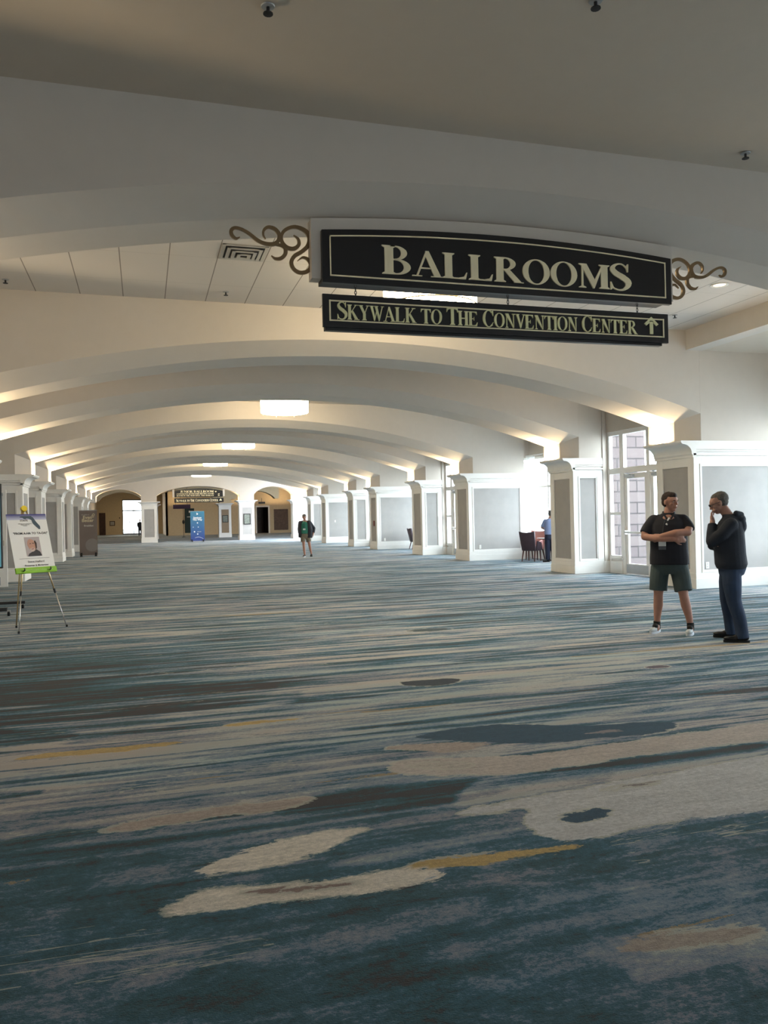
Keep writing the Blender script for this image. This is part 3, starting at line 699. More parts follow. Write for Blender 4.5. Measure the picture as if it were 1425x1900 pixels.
for x, y, e in ((0, 76, 130), (5, 78, 70), (10.5, 77, 60), (-1.5, 91, 180)):
    l = bpy.data.lights.new('far_hall_lamp', 'AREA'); l.size = 1.2; l.energy = e; l.color = (1, .78, .48); o = bpy.data.objects.new('far_hall_lamp', l); C.objects.link(o); o.location = (x, y, 5.1)

# ------------------------------------------------------------------ drum lamps and ceiling fittings
DR = .66
lr = thing('drum_ceiling_lamp', 'glowing drum ceiling lamp mostly hidden behind the two hanging signs', 'ceiling lamp', (3.95, 10.6, ZC), 0, 'round drum ceiling lamps')
seg = MB().lathe([(DR, -.62), (DR, -.10)], n=48); seg.build('shade', DRUMM, lr, smooth=True)
MB().lathe([(.02, -.662), (DR*.5, -.658), (DR-.012, -.640), (DR-.004, -.628)], n=48).build('diffuser', DRUMB, lr, smooth=True)
rm = MB()
for z in (-.625, -.1):
    rm.lathe([(DR+.002, z-.008), (DR+.008, z), (DR+.002, z+.008)], n=48)
for k in range(8):
    a = k*PI/4+.2; rm.box(DR*math.cos(a)-.004, DR*math.cos(a)+.004, DR*math.sin(a)-.004, DR*math.sin(a)+.004, -.68, -.1)
rm.build('rim', mat('pale_brass_rim', (.6, .5, .3), .4, metal=.3), lr)
MB().lathe([(.1, -.02), (.1, 0)], n=20).tube([(0, 0, 0), (0, 0, -.3)], .015, 8).build('canopy', WHITE, lr)
for y, lb in ((22.0, 'glowing drum ceiling lamp nearest the camera of those below the signs'), (33.2, 'second glowing drum ceiling lamp below the signs'), (44.3, 'third glowing drum ceiling lamp below the signs'), (55.3, 'farthest and smallest glowing drum ceiling lamp, above the far black sign')):
    q = copy_tree(lr, (3.82, y, ZC)); q['label'] = lb
def sprinkler(x, y, z, label):
    r = thing('sprinkler', label, 'sprinkler', (x, y, z), 0, 'ceiling sprinklers')
    MB().lathe([(.045, -.008), (.05, -.002), (.045, 0)], n=16).build('escutcheon', ALU, r)
    MB().lathe([(.012, -.01), (.012, -.05), (.035, -.052), (.035, -.058), (.005, -.06)], n=12).build('head', DARK, r)
for (px, py, lb) in ((497, 10, 'ceiling sprinkler at the top centre of the plaster ceiling'), (1105, 0, 'ceiling sprinkler at the very top edge right of centre'), (1383, 283, 'ceiling sprinkler at the upper right on plaster'),
                     (10, 518, 'sprinkler in the tiled ceiling at the far left edge'), (419, 541, 'sprinkler in the tiled ceiling below the air vent'), (1252, 584, 'sprinkler in the tiled ceiling right of the lower sign')):
    h_ = hit(px, py, 2, ZC); sprinkler(h_[0], min(h_[1], 12.9), ZC-.004, lb)
v = thing('ceiling_air_vent', 'square louvred air vent in the tiled ceiling beside the left scroll', 'air vent', (1.35, 10.69, ZC-.004))
for k, (a, z) in enumerate(((.3, -.012), (.23, -.03), (.16, -.045), (.09, -.06))):
    f = MB(); t = .045
    for bx_ in ((-a, a, -a, -a+t), (-a, a, a-t, a), (-a, -a+t, -a, a), (a-t, a, -a, a)):
        f.prism([(bx_[0], bx_[2]), (bx_[1], bx_[2]), (bx_[1], bx_[3]), (bx_[0], bx_[3])], 2, z, z+.010)
    f.build('louvre', mat('vent_metal_%d' % k, (.5, .48, .44), .5) if k == 0 else v.children[0].data.materials[0], v)
MB().box(-.29, .29, -.29, .29, -.003, -.001).build('throat', DARK, v)
h_ = hit(1335, 528, 2, ZC)
dl = thing('downlight', 'round recessed downlight in the tiled ceiling right of the upper sign', 'ceiling light', (h_[0], h_[1], ZC-.004))
MB().lathe([(.13, 0), (.135, -.012), (.10, -.012), (.095, 0)], n=28).build('trim_ring', WHITE, dl); MB().lathe([(.094, -.004), (.02, -.006)], n=24).build('lens', CANL, dl)
h_ = hit(366, 903, 1, 56.5)
sprinkler(4.0, 56.5, ZC, 'tiny dark sprinkler above the far black sign')

# ------------------------------------------------------------------ serif letters
def ring(cx, cy, Rx, Ry, rx, ry, a0, a1, ox=0, n=22):
    out = []
    for k in range(n):
        a, b_ = math.radians(a0+(a1-a0)*k/n), math.radians(a0+(a1-a0)*(k+1)/n)
        P_ = lambda t, X_, Y_, o_: (cx+o_+X_*math.cos(t), cy+Y_*math.sin(t))
        out.append([P_(a, Rx, Ry, 0), P_(b_, Rx, Ry, 0), P_(b_, rx, ry, ox), P_(a, rx, ry, ox)])
    return out
def stemp(x, w_, y0=0, y1=1, o=.06, sb=True, stp=True):
    L = [[(x, y0), (x+w_, y0), (x+w_, y1), (x, y1)]]; t = .035; br = .05
    if sb: L.append([(x-o, y0), (x+w_+o, y0), (x+w_+o, y0+t), (x+w_, y0+t+br), (x, y0+t+br), (x-o, y0+t)])
    if stp: L.append([(x-o, y1), (x-o, y1-t), (x, y1-t-br), (x+w_, y1-t-br), (x+w_+o, y1-t), (x+w_+o, y1)])
    return L
def serif(x0, x1, y, t=.035): return [[(x0, y), (x1, y), (x1, y+t), (x0, y+t)]]
def diag(xa, ya, xb, yb, w_): return [[(xa-w_/2, ya), (xa+w_/2, ya), (xb+w_/2, yb), (xb-w_/2, yb)]]
SW, TW = .165, .05
def spine(pts, ws):
    out = []; n = len(pts); L = []
    for k in range(n):
        d = Vector((pts[min(k+1, n-1)][0]-pts[max(k-1, 0)][0], pts[min(k+1, n-1)][1]-pts[max(k-1, 0)][1])).normalized(); nn = Vector((-d.y, d.x))*ws[k]/2
        L.append(((pts[k][0]+nn.x, pts[k][1]+nn.y), (pts[k][0]-nn.x, pts[k][1]-nn.y)))
    for a, b_ in zip(L[:-1], L[1:]): out.append([a[0], b_[0], b_[1], a[1]])
    return out
def smoothpts(p, w_, sub=6):
    out = []; ow = []; n = len(p)
    for i in range(n-1):
        p0, p1, p2, p3 = p[max(i-1, 0)], p[i], p[i+1], p[min(i+2, n-1)]
        for k in range(sub):
            t = k/sub
            out.append(tuple(.5*((2*p1[j])+(-p0[j]+p2[j])*t+(2*p0[j]-5*p1[j]+4*p2[j]-p3[j])*t*t+(-p0[j]+3*p1[j]-3*p2[j]+p3[j])*t**3) for j in (0, 1)))
            ow.append(w_[i]*(1-t)+w_[i+1]*t)
    out.append(p[-1]); ow.append(w_[-1]); return out, ow
def glyph(c):
    s, t = SW, TW
    if c == 'I': return stemp(.06, s), .30
    if c == 'L': return stemp(.06, s)+[[(.1, 0), (.62, 0), (.66, .27), (.635, .27), (.57, .10), (.42, .05), (.1, .05)]], .70
    if c == 'E': return stemp(.06, s)+[[(.1, 0), (.62, 0), (.66, .26), (.635, .26), (.56, .10), (.42, .05), (.1, .05)], [(.1, 1), (.6, 1), (.62, .78), (.595, .78), (.53, .9), (.42, .95), (.1, .95)], [(.1, .48), (.4, .48), (.4, .53), (.1, .53)], [(.4, .38), (.425, .38), (.425, .64), (.4, .64)]], .70
    if c == 'F': return glyph('E')[0][:3]+glyph('E')[0][4:], .64
    if c == 'T': return stemp(.26, s, stp=False)+[[(.0, 1), (.69, 1), (.70, .76), (.675, .76), (.62, .9), (.5, .95), (.19, .95), (.07, .9), (.015, .76), (-.01, .76)]], .70
    if c == 'H': return stemp(.06, s)+stemp(.52, s)+[[(.1, .47), (.65, .47), (.65, .53), (.1, .53)]], .76
    if c == 'N': return stemp(.13, t, o=.08)+stemp(.64, t, o=.08, sb=False)+[[(.05, 1), (.05+s+.05, 1), (.69, 0), (.69-.06, 0), (.05+.05, .86)]], .80
    if c == 'M': return stemp(.12, t, o=.08)+stemp(.70, s)+[[(.08, 1), (.27, 1), (.53, .3), (.46, 0)], [(.46, 0), (.5, 0), (.78, 1), (.73, 1), (.46, .2)]], .95
    if c == 'A': return [[(.34, 1), (.40, 1), (.13, .0), (.08, .0)], [(.33, 1), (.42, 1), (.74, 0), (.56, 0), (.33, .80)], [(.17, .3), (.58, .3), (.58, .35), (.17, .35)]]+serif(-.02, .24, 0)+serif(.47, .80, 0), .78
    if c == 'V': return [[(.06, 1), (.24, 1), (.43, .2), (.40, 0), (.37, 0)], [(.38, 0), (.42, 0), (.69, 1), (.64, 1), (.38, .18)]]+serif(-.03, .31, .965)+serif(.54, .77, .965), .74
    if c == 'W': return [[(.05, 1), (.22, 1), (.38, .2), (.34, 0), (.31, 0)], [(.32, 0), (.36, 0), (.55, .8), (.5, .9)], [(.36, 1), (.53, 1), (.70, .2), (.66, 0), (.63, 0)], [(.64, 0), (.68, 0), (.92, 1), (.87, 1), (.64, .18)]]+serif(-.03, .6, .965)+serif(.79, 1.0, .965), .97
    if c == 'Y': return stemp(.28, s, y1=.48, stp=False)+[[(.03, 1), (.21, 1), (.43, .5), (.40, .38), (.28, .38), (.28, .46)], [(.36, .44), (.42, .44), (.64, 1), (.59, 1)]]+serif(-.04, .28, .965)+serif(.5, .72, .965), .72
    if c == 'K': return stemp(.06, s)+[[(.2, .44), (.2, .37), (.62, 1), (.55, 1)], [(.24, .56), (.34, .66), (.74, 0), (.53, 0)]]+serif(.46, .72, .965)+serif(.46, .80, 0), .77
    if c == 'O': return ring(.40, .5, .39, .515, .225, .475, 0, 360, n=44), .80
    if c == 'C': return ring(.40, .5, .39, .515, .225, .475, 48, 312, n=34)+[[(.60, .90), (.66, 1), (.69, 1), (.70, .66), (.675, .66), (.62, .80)], [(.58, .06), (.55, .11), (.68, .30), (.71, .28)]], .74
    if c == 'G': return glyph('C')[0][:-1]+stemp(.50, .15, y1=.42, sb=False, o=.05)+[[(.40, 0), (.5, .02), (.64, .1), (.5, .1)]], .80
    if c == 'D': return stemp(.06, s)+ring(.30, .5, .44, .5, .27, .45, -90, 90)+[[(.2, .95), (.3, .95), (.3, 1), (.2, 1)], [(.2, 0), (.3, 0), (.3, .05), (.2, .05)]], .80
    if c == 'U': return stemp(.06, s, y0=.3, sb=False)+stemp(.62, t, y0=.3, sb=False, o=.08)+ring(.365, .32, .305, .33, .255, .28, 180, 360, ox=.02)+ring(.3, .32, .24, .33, .10, .28, 180, 270), .76
    if c == 'J': return stemp(.2, s, y0=.2, sb=False)+ring(.18, .22, .185, .22, .03, .18, 270, 360)+ring(.18, .22, .16, .22, .10, .17, 200, 272), .46
    if c == 'B': return stemp(.06, s)+ring(.30, .755, .28, .245, .14, .205, -90, 90)+ring(.32, .27, .34, .27, .18, .225, -90, 90)+[[(.2, .96), (.3, .96), (.3, 1), (.2, 1)], [(.2, .50), (.32, .50), (.32, .545), (.2, .545)], [(.2, 0), (.32, 0), (.32, .045), (.2, .045)]], .71
    if c == 'R': return stemp(.06, s)+ring(.30, .745, .30, .255, .15, .21, -90, 90)+[[(.2, .955), (.3, .955), (.3, 1), (.2, 1)], [(.2, .49), (.32, .49), (.32, .535), (.2, .535)], [(.26, .51), (.42, .53), (.78, 0), (.57, 0)]]+serif(.55, .82, 0), .78
    if c == 'P': return glyph('R')[0][:-2], .68
    if c == 'S':
        p = [(.50, .80), (.40, .95), (.27, .99), (.13, .9), (.10, .76), (.20, .62), (.36, .5), (.50, .36), (.52, .2), (.42, .05), (.27, 0.005), (.12, .07), (.05, .24)]
        ws = [.03, .045, .05, .10, .15, .19, .20, .19, .15, .09, .05, .045, .03]
        q, v_ = smoothpts(p, ws); return spine(q, v_)+[[(.49, .70), (.52, .70), (.53, 1.0), (.50, 1.0), (.45, .90)], [(.03, .3), (.06, .3), (.12, .1), (.06, 0), (.03, 0)]], .60
    return [], .34
def serif_text(mb, string, x0, x1, z0, cap, y=0, small=.84, depth=.012):
    """string: capitals marked with ^ are full height; spreads between x0 and x1"""
    seq = []; full = '^' not in string; k = 0
    while k < len(string):
        c = string[k]; big = full
        if c == '^': k += 1; c = string[k]; big = True
        seq.append((c, 1.0 if big else small)); k += 1
    tot = sum(glyph(c)[1]*h for c, h in seq); sx_ = (x1-x0)/tot; x = x0
    for c, h in seq:
        polys, adv = glyph(c)
        for P_ in polys:
            a = sum(P_[i][0]*P_[(i+1)%len(P_)][1]-P_[(i+1)%len(P_)][0]*P_[i][1] for i in range(len(P_)))
            pr = [(x+px*h*sx_, z0+pz*h*cap) for px, pz in P_]
            mb.prism(pr if a > 0 else pr[::-1], 1, y-depth, y)
        x += adv*h*sx_
# ------------------------------------------------------------------ the large hanging signs
YS = 7.15
def at(px, py, Y=YS):
    p = hit(px, py, 1, Y); return p[0], p[2]
sxL, sxR = 1.62, 5.375
zt = lambda x, base=4.238, rise=.085: base+rise*(1-((x-(sxL+sxR)/2)/((sxR-sxL)/2))**2)
def arched(mb, x0, x1, zb, top, y0, y1, n=24):
    prof = [(x0, zb), (x1, zb)]+[(x1-(x1-x0)*k/n, top(x1-(x1-x0)*k/n)) for k in range(n+1)]
    mb.prism(prof, 1, y0, y1)
sg = thing('hanging_sign', 'long black sign with gold letters BALLROOMS under the nearest arch', 'sign', ((sxL+sxR)/2, YS, 3.74))
XF = Matrix.Translation((-(sxL+sxR)/2, -YS, -3.74))
mb = MB(); arched(mb, sxL, sxR, 3.755, zt, YS, YS+.05); mb.build('face_board', BLACK, sg, xf=XF)
mb = MB(); mb.box(sxL+.0, sxR-.06, YS+.05, YS+.19, 3.762, 3.80); mb.build('sign_box', DARK, sg, xf=XF)
mb = MB(); zb = 3.755
for x in (sxL+.07, sxR-.082): mb.box(x, x+.012, YS-.006, YS, zb+.06, zt(x)-.055)
mb.box(sxL+.07, sxR-.07, YS-.006, YS, zb+.06, zb+.072)
n = 30
for k in range(n):
    a = sxL+.07+(sxR-sxL-.14)*k/n; c = sxL+.07+(sxR-sxL-.14)*(k+1)/n
    mb.prism([(a, zt(a)-.067), (c, zt(c)-.067), (c, zt(c)-.055), (a, zt(a)-.055)], 1, YS-.006, YS)
mb.build('gold_border', GOLD, sg, xf=XF)
SW, TW = .20, .055; mb = MB(); serif_text(mb, '^BALLROOM^S', 2.19, 4.88, 3.866, .272, YS, small=.90); mb.build('lettering', GOLD, sg, xf=XF)
# cream backing block between sign and arch
mb = MB(); top = lambda x: 4.455-(x-XC)**2/45.
arched(mb, 1.53, 5.43, 3.80, top, YS+.052, YS+.19); tag(mb.build('sign_backing_board', WALL), 'cream backing board under the arch that carries the ballrooms sign', 'board')
# lower sign
SW, TW = .185, .055
s2 = thing('hanging_sign', 'lower black sign reading skywalk to the convention center with an up arrow', 'sign', ((sxL+sxR)/2, YS, 3.33))
XF2 = Matrix.Translation((-(sxL+sxR)/2, -YS, -3.33))
za, zb_ = 3.345, 3.648
mb = MB().box(sxL-.005, sxR-.05, YS+.0, YS+.03, za, zb_).box(sxL+.02, sxR-.11, YS+.03, YS+.09, za-.025, zb_-.02); mb.build('board', BLACK, s2, xf=XF2)
mb = MB(); e = .055; t = .012
for (a, c, z0, z1) in ((sxL+e, sxR-.05-e, za+e, za+e+t), (sxL+e, sxR-.05-e, zb_-e-t, zb_-e), (sxL+e, sxL+e+t, za+e, zb_-e), (sxR-.05-e-t, sxR-.05-e, za+e, zb_-e)): mb.box(a, c, YS-.006, YS, z0, z1)
mb.build('gold_border', GOLD, s2, xf=XF2)
mb = MB(); serif_text(mb, '^SKYWALK TO ^THE ^CONVENTION ^CENTER', 1.745, 4.94, 3.418, .160, YS, small=.87); YG = mat('yellow_gold_paint', (.86, .80, .46), .5); mb.build('lettering', YG, s2, xf=XF2)
mb = MB(); ax = 5.115; mb.box(ax-.02, ax+.02, YS-.01, YS, 3.43, 3.57)
mb.prism([(ax, 3.61), (ax-.085, 3.535), (ax-.06, 3.515), (ax, 3.565), (ax+.06, 3.515), (ax+.085, 3.535)], 1, YS-.01, YS)
mb.build('arrow', YG, s2, xf=XF2)
for x in (1.94, 3.50, 4.98):
    ch = MB()
    for k in range(4):
        z = 3.655+k*.03; pts = []
        for j in range(9):
            a = j/8*2*PI; u_, v_ = .010*math.cos(a), .019*math.sin(a)
            pts.append((x+(u_ if k % 2 else 0), YS+.04+(0 if k % 2 else u_), z+v_))
        ch.tube(pts, .0035, 5)
    ch.build('chain', DARK, s2, xf=XF2)
# scrolls
def scroll(mirror, label):
    Zo = 3.5625
    strokes = [([(160,143),(135,152),(108,130),(103,100),(125,82),(165,88),(215,115),(280,165),(335,187),(385,188),(415,165),(420,125),(392,90),(350,76),(320,95),(315,128),(330,155)], [4,16,24,24,20,18,20,22,24,26,26,26,24,20,18,12,3]),
               ([(368,265),(395,285),(432,283),(460,255),(460,218),(435,198),(395,190)], [3,18,24,26,24,20,16]),
               ([(515,130),(545,155),(550,192),(522,218),(480,215),(447,188),(433,145),(452,103),(500,78),(550,80),(600,108),(622,152),(608,202),(568,240),(520,270),(500,312),(518,355),(560,378),(608,368),(630,332),(612,292),(575,278),(542,300)], [3,16,24,26,26,24,22,22,22,24,28,32,28,26,26,26,24,24,26,26,22,14,3])]
    Yp = YS+.15; mb = MB()
    for p, w_ in strokes:
        q, v_ = smoothpts(p, w_, 5); pw = []; ww = []
        for (x, y), wd in zip(q, v_):
            c = hit(400+x/Zo, 400+y/Zo, 1, Yp); X_ = c[0]; pw.append((1.53+5.47-X_ if mirror else X_, c[2])); ww.append(max(wd, 5)/Zo/FPX*7.3)
        for P_ in spine(pw, ww):
            a = sum(P_[i][0]*P_[(i+1)%4][1]-P_[(i+1)%4][0]*P_[i][1] for i in range(4)); mb.prism(P_ if a > 0 else P_[::-1], 1, Yp-.008, Yp+.012)
    tag(mb.build('scroll_bracket', BRONZE), label, 'ornament', 'bronze scroll ornaments')
scroll(False, 'bronze curled scroll ornament on the left end of the ballrooms sign')
scroll(True, 'bronze curled scroll ornament on the right end of the ballrooms sign')

# far junior ballroom sign
YJ = YEND-.25
js = thing('hanging_sign', 'far black sign with curved top reading junior ballroom above the blue banner', 'sign', (3.92, YJ, 3.2))
XJ = Matrix.Translation((-3.92, -YJ, -3.2))
jt = lambda x: 3.68+.20*(1-((x-3.92)/1.72)**2)
mb = MB(); arched(mb, 2.2, 5.64, 3.24, jt, YJ, YJ+.15); mb.build('board', BLACK, js, xf=XJ)
mb = MB(); mb.box(2.06, 2.18, YJ, YJ+.2, 3.24, 3.80).box(5.66, 5.78, YJ, YJ+.2, 3.28, 3.80); mb.build('end_block', WALL, js, xf=XJ)
mb = MB(); serif_text(mb, 'JUNIOR BALLROOM', 2.6, 4.98, 3.56, .16, YJ, depth=.02); mb.prism([(5.06, 3.66), (5.22, 3.66), (5.14, 3.56)], 1, YJ-.02, YJ); mb.build('lettering', GOLD, js, xf=XJ)
mb = MB(); serif_text(mb, 'CONFERENCE RESTROOMS MEETING ROOMS', 2.35, 5.0, 3.43, .085, YJ, depth=.02); serif_text(mb, 'ROOMS IN THE MAIN HALL AND TERRACE', 2.35, 5.0, 3.30, .085, YJ, depth=.02)
mb.prism([(5.25, 3.42), (5.40, 3.42), (5.40, 3.50)], 1, YJ-.02, YJ); mb.prism([(5.25, 3.30), (5.40, 3.30), (5.40, 3.38)], 1, YJ-.02, YJ); mb.build('lettering', GOLD, js, xf=XJ)
j2 = thing('hanging_sign', 'narrow far black sign reading skywalk to the convention center', 'sign', (3.92, YJ, 2.95))
XJ2 = Matrix.Translation((-3.92, -YJ, -2.95))
MB().box(2.18, 5.70, YJ, YJ+.06, 2.84, 3.16).build('board', BLACK, j2, xf=XJ2)
mb = MB(); serif_text(mb, '^SKYWALK TO ^THE ^CONVENTION ^CENTER', 2.3, 5.3, 2.90, .19, YJ, depth=.015); mb.prism([(5.38, 2.96), (5.58, 2.96), (5.48, 3.12)], 1, YJ-.015, YJ); mb.build('lettering', GOLD, j2, xf=XJ2)
MB().tube([(2.6, YJ+.03, 3.16), (2.6, YJ+.03, 3.25)], .01, 6).tube([(5.3, YJ+.03, 3.16), (5.3, YJ+.03, 3.25)], .01, 6).build('chain', DARK, j2, xf=XJ2)
j3 = thing('hanging_sign', 'dark purple sign partly hidden below the far skywalk sign', 'sign', (2.9, 66, 2.7))
MB().box(-.6, .75, 0, .08, -.22, .12).build('board', mat('purple_board', (.05, .025, .05), .5), j3); MB().tube([(-.4, .04, .12), (-.4, .04, 2.47)], .01, 6).tube([(.5, .04, .12), (.5, .04, 2.47)], .01, 6).build('rod', DARK, j3)

# ------------------------------------------------------------------ small wall fittings
def outlet(label, x, y, z, grp='white wall outlets'):
    r = thing('wall_outlet', label, 'outlet', (x, y+.02, z), 0, grp)
    MB().box(-.04, .04, -.012, 0, -.065, .065).build('cover_plate', WHITE, r, bevel=.004); MB().box(-.015, .015, -.016, -.012, .012, .04).box(-.015, .015, -.016, -.012, -.04, -.012).build('socket', mat('socket_ivory', (.6, .6, .57), .5), r)
outlet('white wall outlet low on the wide pier between the two standing men', 10.78, 13.4, .46)
outlet('white wall outlet low on the wide pier left of the bright lounge window', 10.89, 24.9, .46)
outlet('white wall outlet low on the wide pier left of the small dark chair', 10.87, 35.95, .46)
outlet('white switch plate at chest height on the wide pier right of the walking man', 11.07, 46.9, 1.31)
tag(MB().box(XR-.03, XR+.017, 36.4, 36.5, 1.1, 1.35).build('fire_alarm', mat('red_alarm', (.2, .03, .02), .4)), 'dark red alarm box on the wide pier left of the small dark chair', 'alarm')
tag(MB().box(XL-.02, XL+.03, LY[6]+.5, LY[6]+.62, 1.45, 1.8).build('wall_phone', DARK), 'dark wall box on the left row pier beyond the easel', 'phone')

# ------------------------------------------------------------------ easel and poster
def easel():
    nrm = Vector((.54, -.84, 0)).normalized(); rgt = Vector((.84, .54, 0)).normalized()
    ctr = Vector((*hit(67, 1061, 1, 13.0)[:2], 0)); zb = .88; zt_ = 1.735
    tl = (ctr - nrm*.30); tl = Vector((tl.x, tl.y, zt_)); bc = Vector((ctr.x, ctr.y, zb))
    upv = (tl-bc).normalized(); H_ = (tl-bc).length; fn = rgt.cross(upv)*1.0
    if fn.y > 0: fn = -fn
    root = thing('easel', 'brass and steel folding tripod easel holding the white poster', 'easel', (ctr.x, ctr.y, 0))
    inv = Matrix.Translation((-ctr.x, -ctr.y, 0)); B = lambda m_, nm, mt, **k: m_.build(nm, mt, root, xf=inv, **k)
    fl = Vector(hit(35, 1176, 2, 0)); fr_ = Vector(hit(124, 1163, 2, 0)); fb = Vector(hit(30, 1166, 2, 0))
    apex = tl+upv*.10-fn*.03
    for i_, (foot, lat) in enumerate(((fl, -.2), (fr_, .2))):
        low = bc+rgt*lat-fn*.03; kn = low.lerp(foot, .36)
        B(MB().tube([apex+rgt*lat*.15, low, kn], .011, 10), 'leg', BRASS, smooth=True)
        B(MB().tube([kn, foot], .008, 10), 'leg_extension', CHROME, smooth=True)
        B(MB().tube([kn+(kn-foot).normalized()*.04, kn-(kn-foot).normalized()*.03], .016, 10), 'collar', DARK)
        B(MB().tube([foot+Vector((0, 0, .035)), foot+Vector((0, 0, .001))], .014, 10), 'rubber_foot', RUBBER)
        B(MB().tube([low+fn*.0, low+fn*.10, low+fn*.10+upv*.03], .009, 8), 'rest_peg', DARK)
    fb2 = Vector((fb.x-.02, fb.y+.35, 0)); 
    fb2 = Vector(hit(30.5, 1165, 2, 0))
    B(MB().tube([apex, fb2+Vector((0, 0, .02))], .010, 10), 'leg', BRASS, smooth=True); B(MB().tube([fb2+Vector((0, 0, .03)), fb2+Vector((0, 0, .001))], .014, 10), 'rubber_foot', RUBBER)
    B(MB().tube([apex-rgt*.001-fn*.02, apex-rgt*.001+fn*.03], .045, 20), 'top_disc', mat('yellow_plastic', (.75, .55, .03), .5))
    # poster
    po = thing('poster', 'white poster with florida outline, portrait photo and green lower band on the easel', 'poster', (0, 0, 0))
    M_ = Matrix.Identity(4)
    for k in range(3): M_[k][0] = rgt[k]; M_[k][1] = -fn[k]; M_[k][2] = upv[k]; M_[k][3] = bc[k]
    Wd = .305; wh = mat('poster_white', (.74, .73, .72), .5, var=.01); q = lambda m_, nm, mt: m_.build(nm, mt, po, xf=M_)
    q(MB().box(-Wd, Wd, -.008, 0, 0, H_), 'board', wh)
    navy = mat('poster_navy', (.02, .035, .10), .5); slate = mat('poster_slate', (.05, .08, .11), .5); grn = mat('lime_green', (.22, .46, .03), .45)
    for k in range(6):
        z1 = H_-k*.018; c = .05+.10*k
        q(MB().box(-Wd, Wd, -.0095, -.008, z1-.018, z1), 'gradient_band', mat('poster_band_%d' % k, (c, c*1.02, min(.7, .16+c)), .5)) if k < 5 else None
    def poly(pts, nm, mt, y=-.012): q(MB().prism([((u_-.5)*2*Wd, (1-v_)*H_) for u_, v_ in pts][::-1], 1, y, y+.001), nm, mt)
    poly([(.33,.045),(.42,.035),(.62,.035),(.63,.05),(.66,.06),(.72,.14),(.80,.22),(.80,.27),(.76,.275),(.70,.23),(.63,.17),(.61,.11),(.56,.085),(.50,.075),(.46,.09),(.42,.085),(.40,.065),(.33,.06)], 'state_outline', slate)
    ink = mat('ink', (.04, .04, .045), .6)
    T = lambda s_, sz, u_, v_, mt=ink, bd=0.0, sx__=1: text('lettering', s_, sz, mt, po, M_ @ Matrix.Translation(((u_-.5)*2*Wd, -.011, (1-v_)*H_)), bd, sx__, depth=.0005)
    T('STATE', .042, .42, .115, bd=.0006); T('ASSOCIATION CONFERENCE\nANNUAL MEETING\nFLORIDA', .016, .43, .19)
    T('"FROM A-HA TO TA-DA!"', .047, .53, .345, bd=.0012)
    ph = [(.34,.41),(.72,.41),(.72,.745),(.34,.745)]; poly(ph, 'portrait_photo', mat('photo_ground', (.42, .36, .37), .5))
    poly([(.36,.745),(.40,.70),(.47,.675),(.60,.63),(.68,.67),(.71,.73),(.71,.745)], 'portrait_jacket', ink, -.0135)
    poly([(.50+.105*math.cos(a)+.02*math.sin(a), .55+.105*math.sin(a)) for a in [k*2*PI/20 for k in range(20)]], 'portrait_face', mat('photo_skin', (.50, .27, .20), .6), -.0135)
    poly([(.60,.47),(.63,.52),(.62,.60),(.58,.64),(.585,.55),(.57,.49)], 'portrait_hair', mat('photo_dark_brown', (.06, .035, .03), .6), -.0150)  # dark brown printed patch down the right of the face
    poly([(.44,.615),(.50,.60),(.57,.61),(.55,.655),(.50,.67),(.455,.655)], 'portrait_beard', mat('photo_beard', (.52, .42, .38), .6), -.0150)
    poly([(.45,.525),(.485,.52),(.485,.53),(.45,.535)], 'portrait_eye', ink, -.016); poly([(.52,.515),(.56,.515),(.56,.527),(.52,.527)], 'portrait_eye', ink, -.016); poly([(.47,.62),(.54,.61),(.53,.625),(.48,.632)], 'portrait_mouth', mat('photo_lip', (.35, .09, .08), .6), -.0165)
    q(MB().box(-.22, .24, -.0095, -.008, .195, .199), 'rule', ink)
    T('Steve Halford', .046, .54, .84); T('Presenter & Moderator', .038, .54, .905, bd=.0006)
    gb = MB().box(-Wd-.01, Wd+.01, -.028, .004, -.035, .055); g_ = q(gb, 'green_band', grn); bv = g_.modifiers.new('b', 'BEVEL'); bv.width = .01; bv.segments = 3
    text('lettering', 'General Session Presented by Conference Partners', .024, mat('pale_green_ink', (.5, .7, .3), .5), po, M_ @ Matrix.Translation((0, -.030, .012)), 0, 1, depth=.0005)
easel()

# wheeled display stand at the left edge
ds = thing('display_stand', 'black wheeled stand with an upright blue screen at the left edge', 'display', (-2.55, 15.4, 0))
XD = Matrix.Translation((2.55, -15.4, 0))
scr = MB().box(-3.4, -2.36, 15.25, 15.31, .82, 2.3); scr.build('screen_case', DARK, ds, xf=XD, bevel=.01)
MB().box(-3.38, -2.385, 15.243, 15.25, .85, 2.27).build('screen', mat('blue_screen', (.10, .28, .36), .25, emit=(.15, .4, .5), es=.35), ds, xf=XD)
MB().box(-2.95, -2.85, 15.35, 15.45, .1, 1.6).build('post', DARK, ds, xf=XD)
MB().box(-3.6, -2.28, 15.05, 15.13, .09, .15).build('foot_bar', DARK, ds, xf=XD); MB().box(-3.6, -2.16, 16.3, 16.37, .09, .14).build('foot_bar', DARK, ds, xf=XD)
MB().box(-2.95, -2.87, 15.1, 16.35, .10, .14).build('spine_bar', DARK, ds, xf=XD)
for x, y in ((-2.26, 15.1), (-3.5, 15.1), (-2.2, 16.33), (-3.5, 16.33)):
    w_ = MB().tube([(x-.018, y, .042), (x+.018, y, .042)], .04, 18); w_.build('caster_wheel', RUBBER, ds, xf=XD); MB().box(x-.026, x+.026, y-.02, y+.02, .06, .1).build('caster_fork', CHROME, ds, xf=XD)

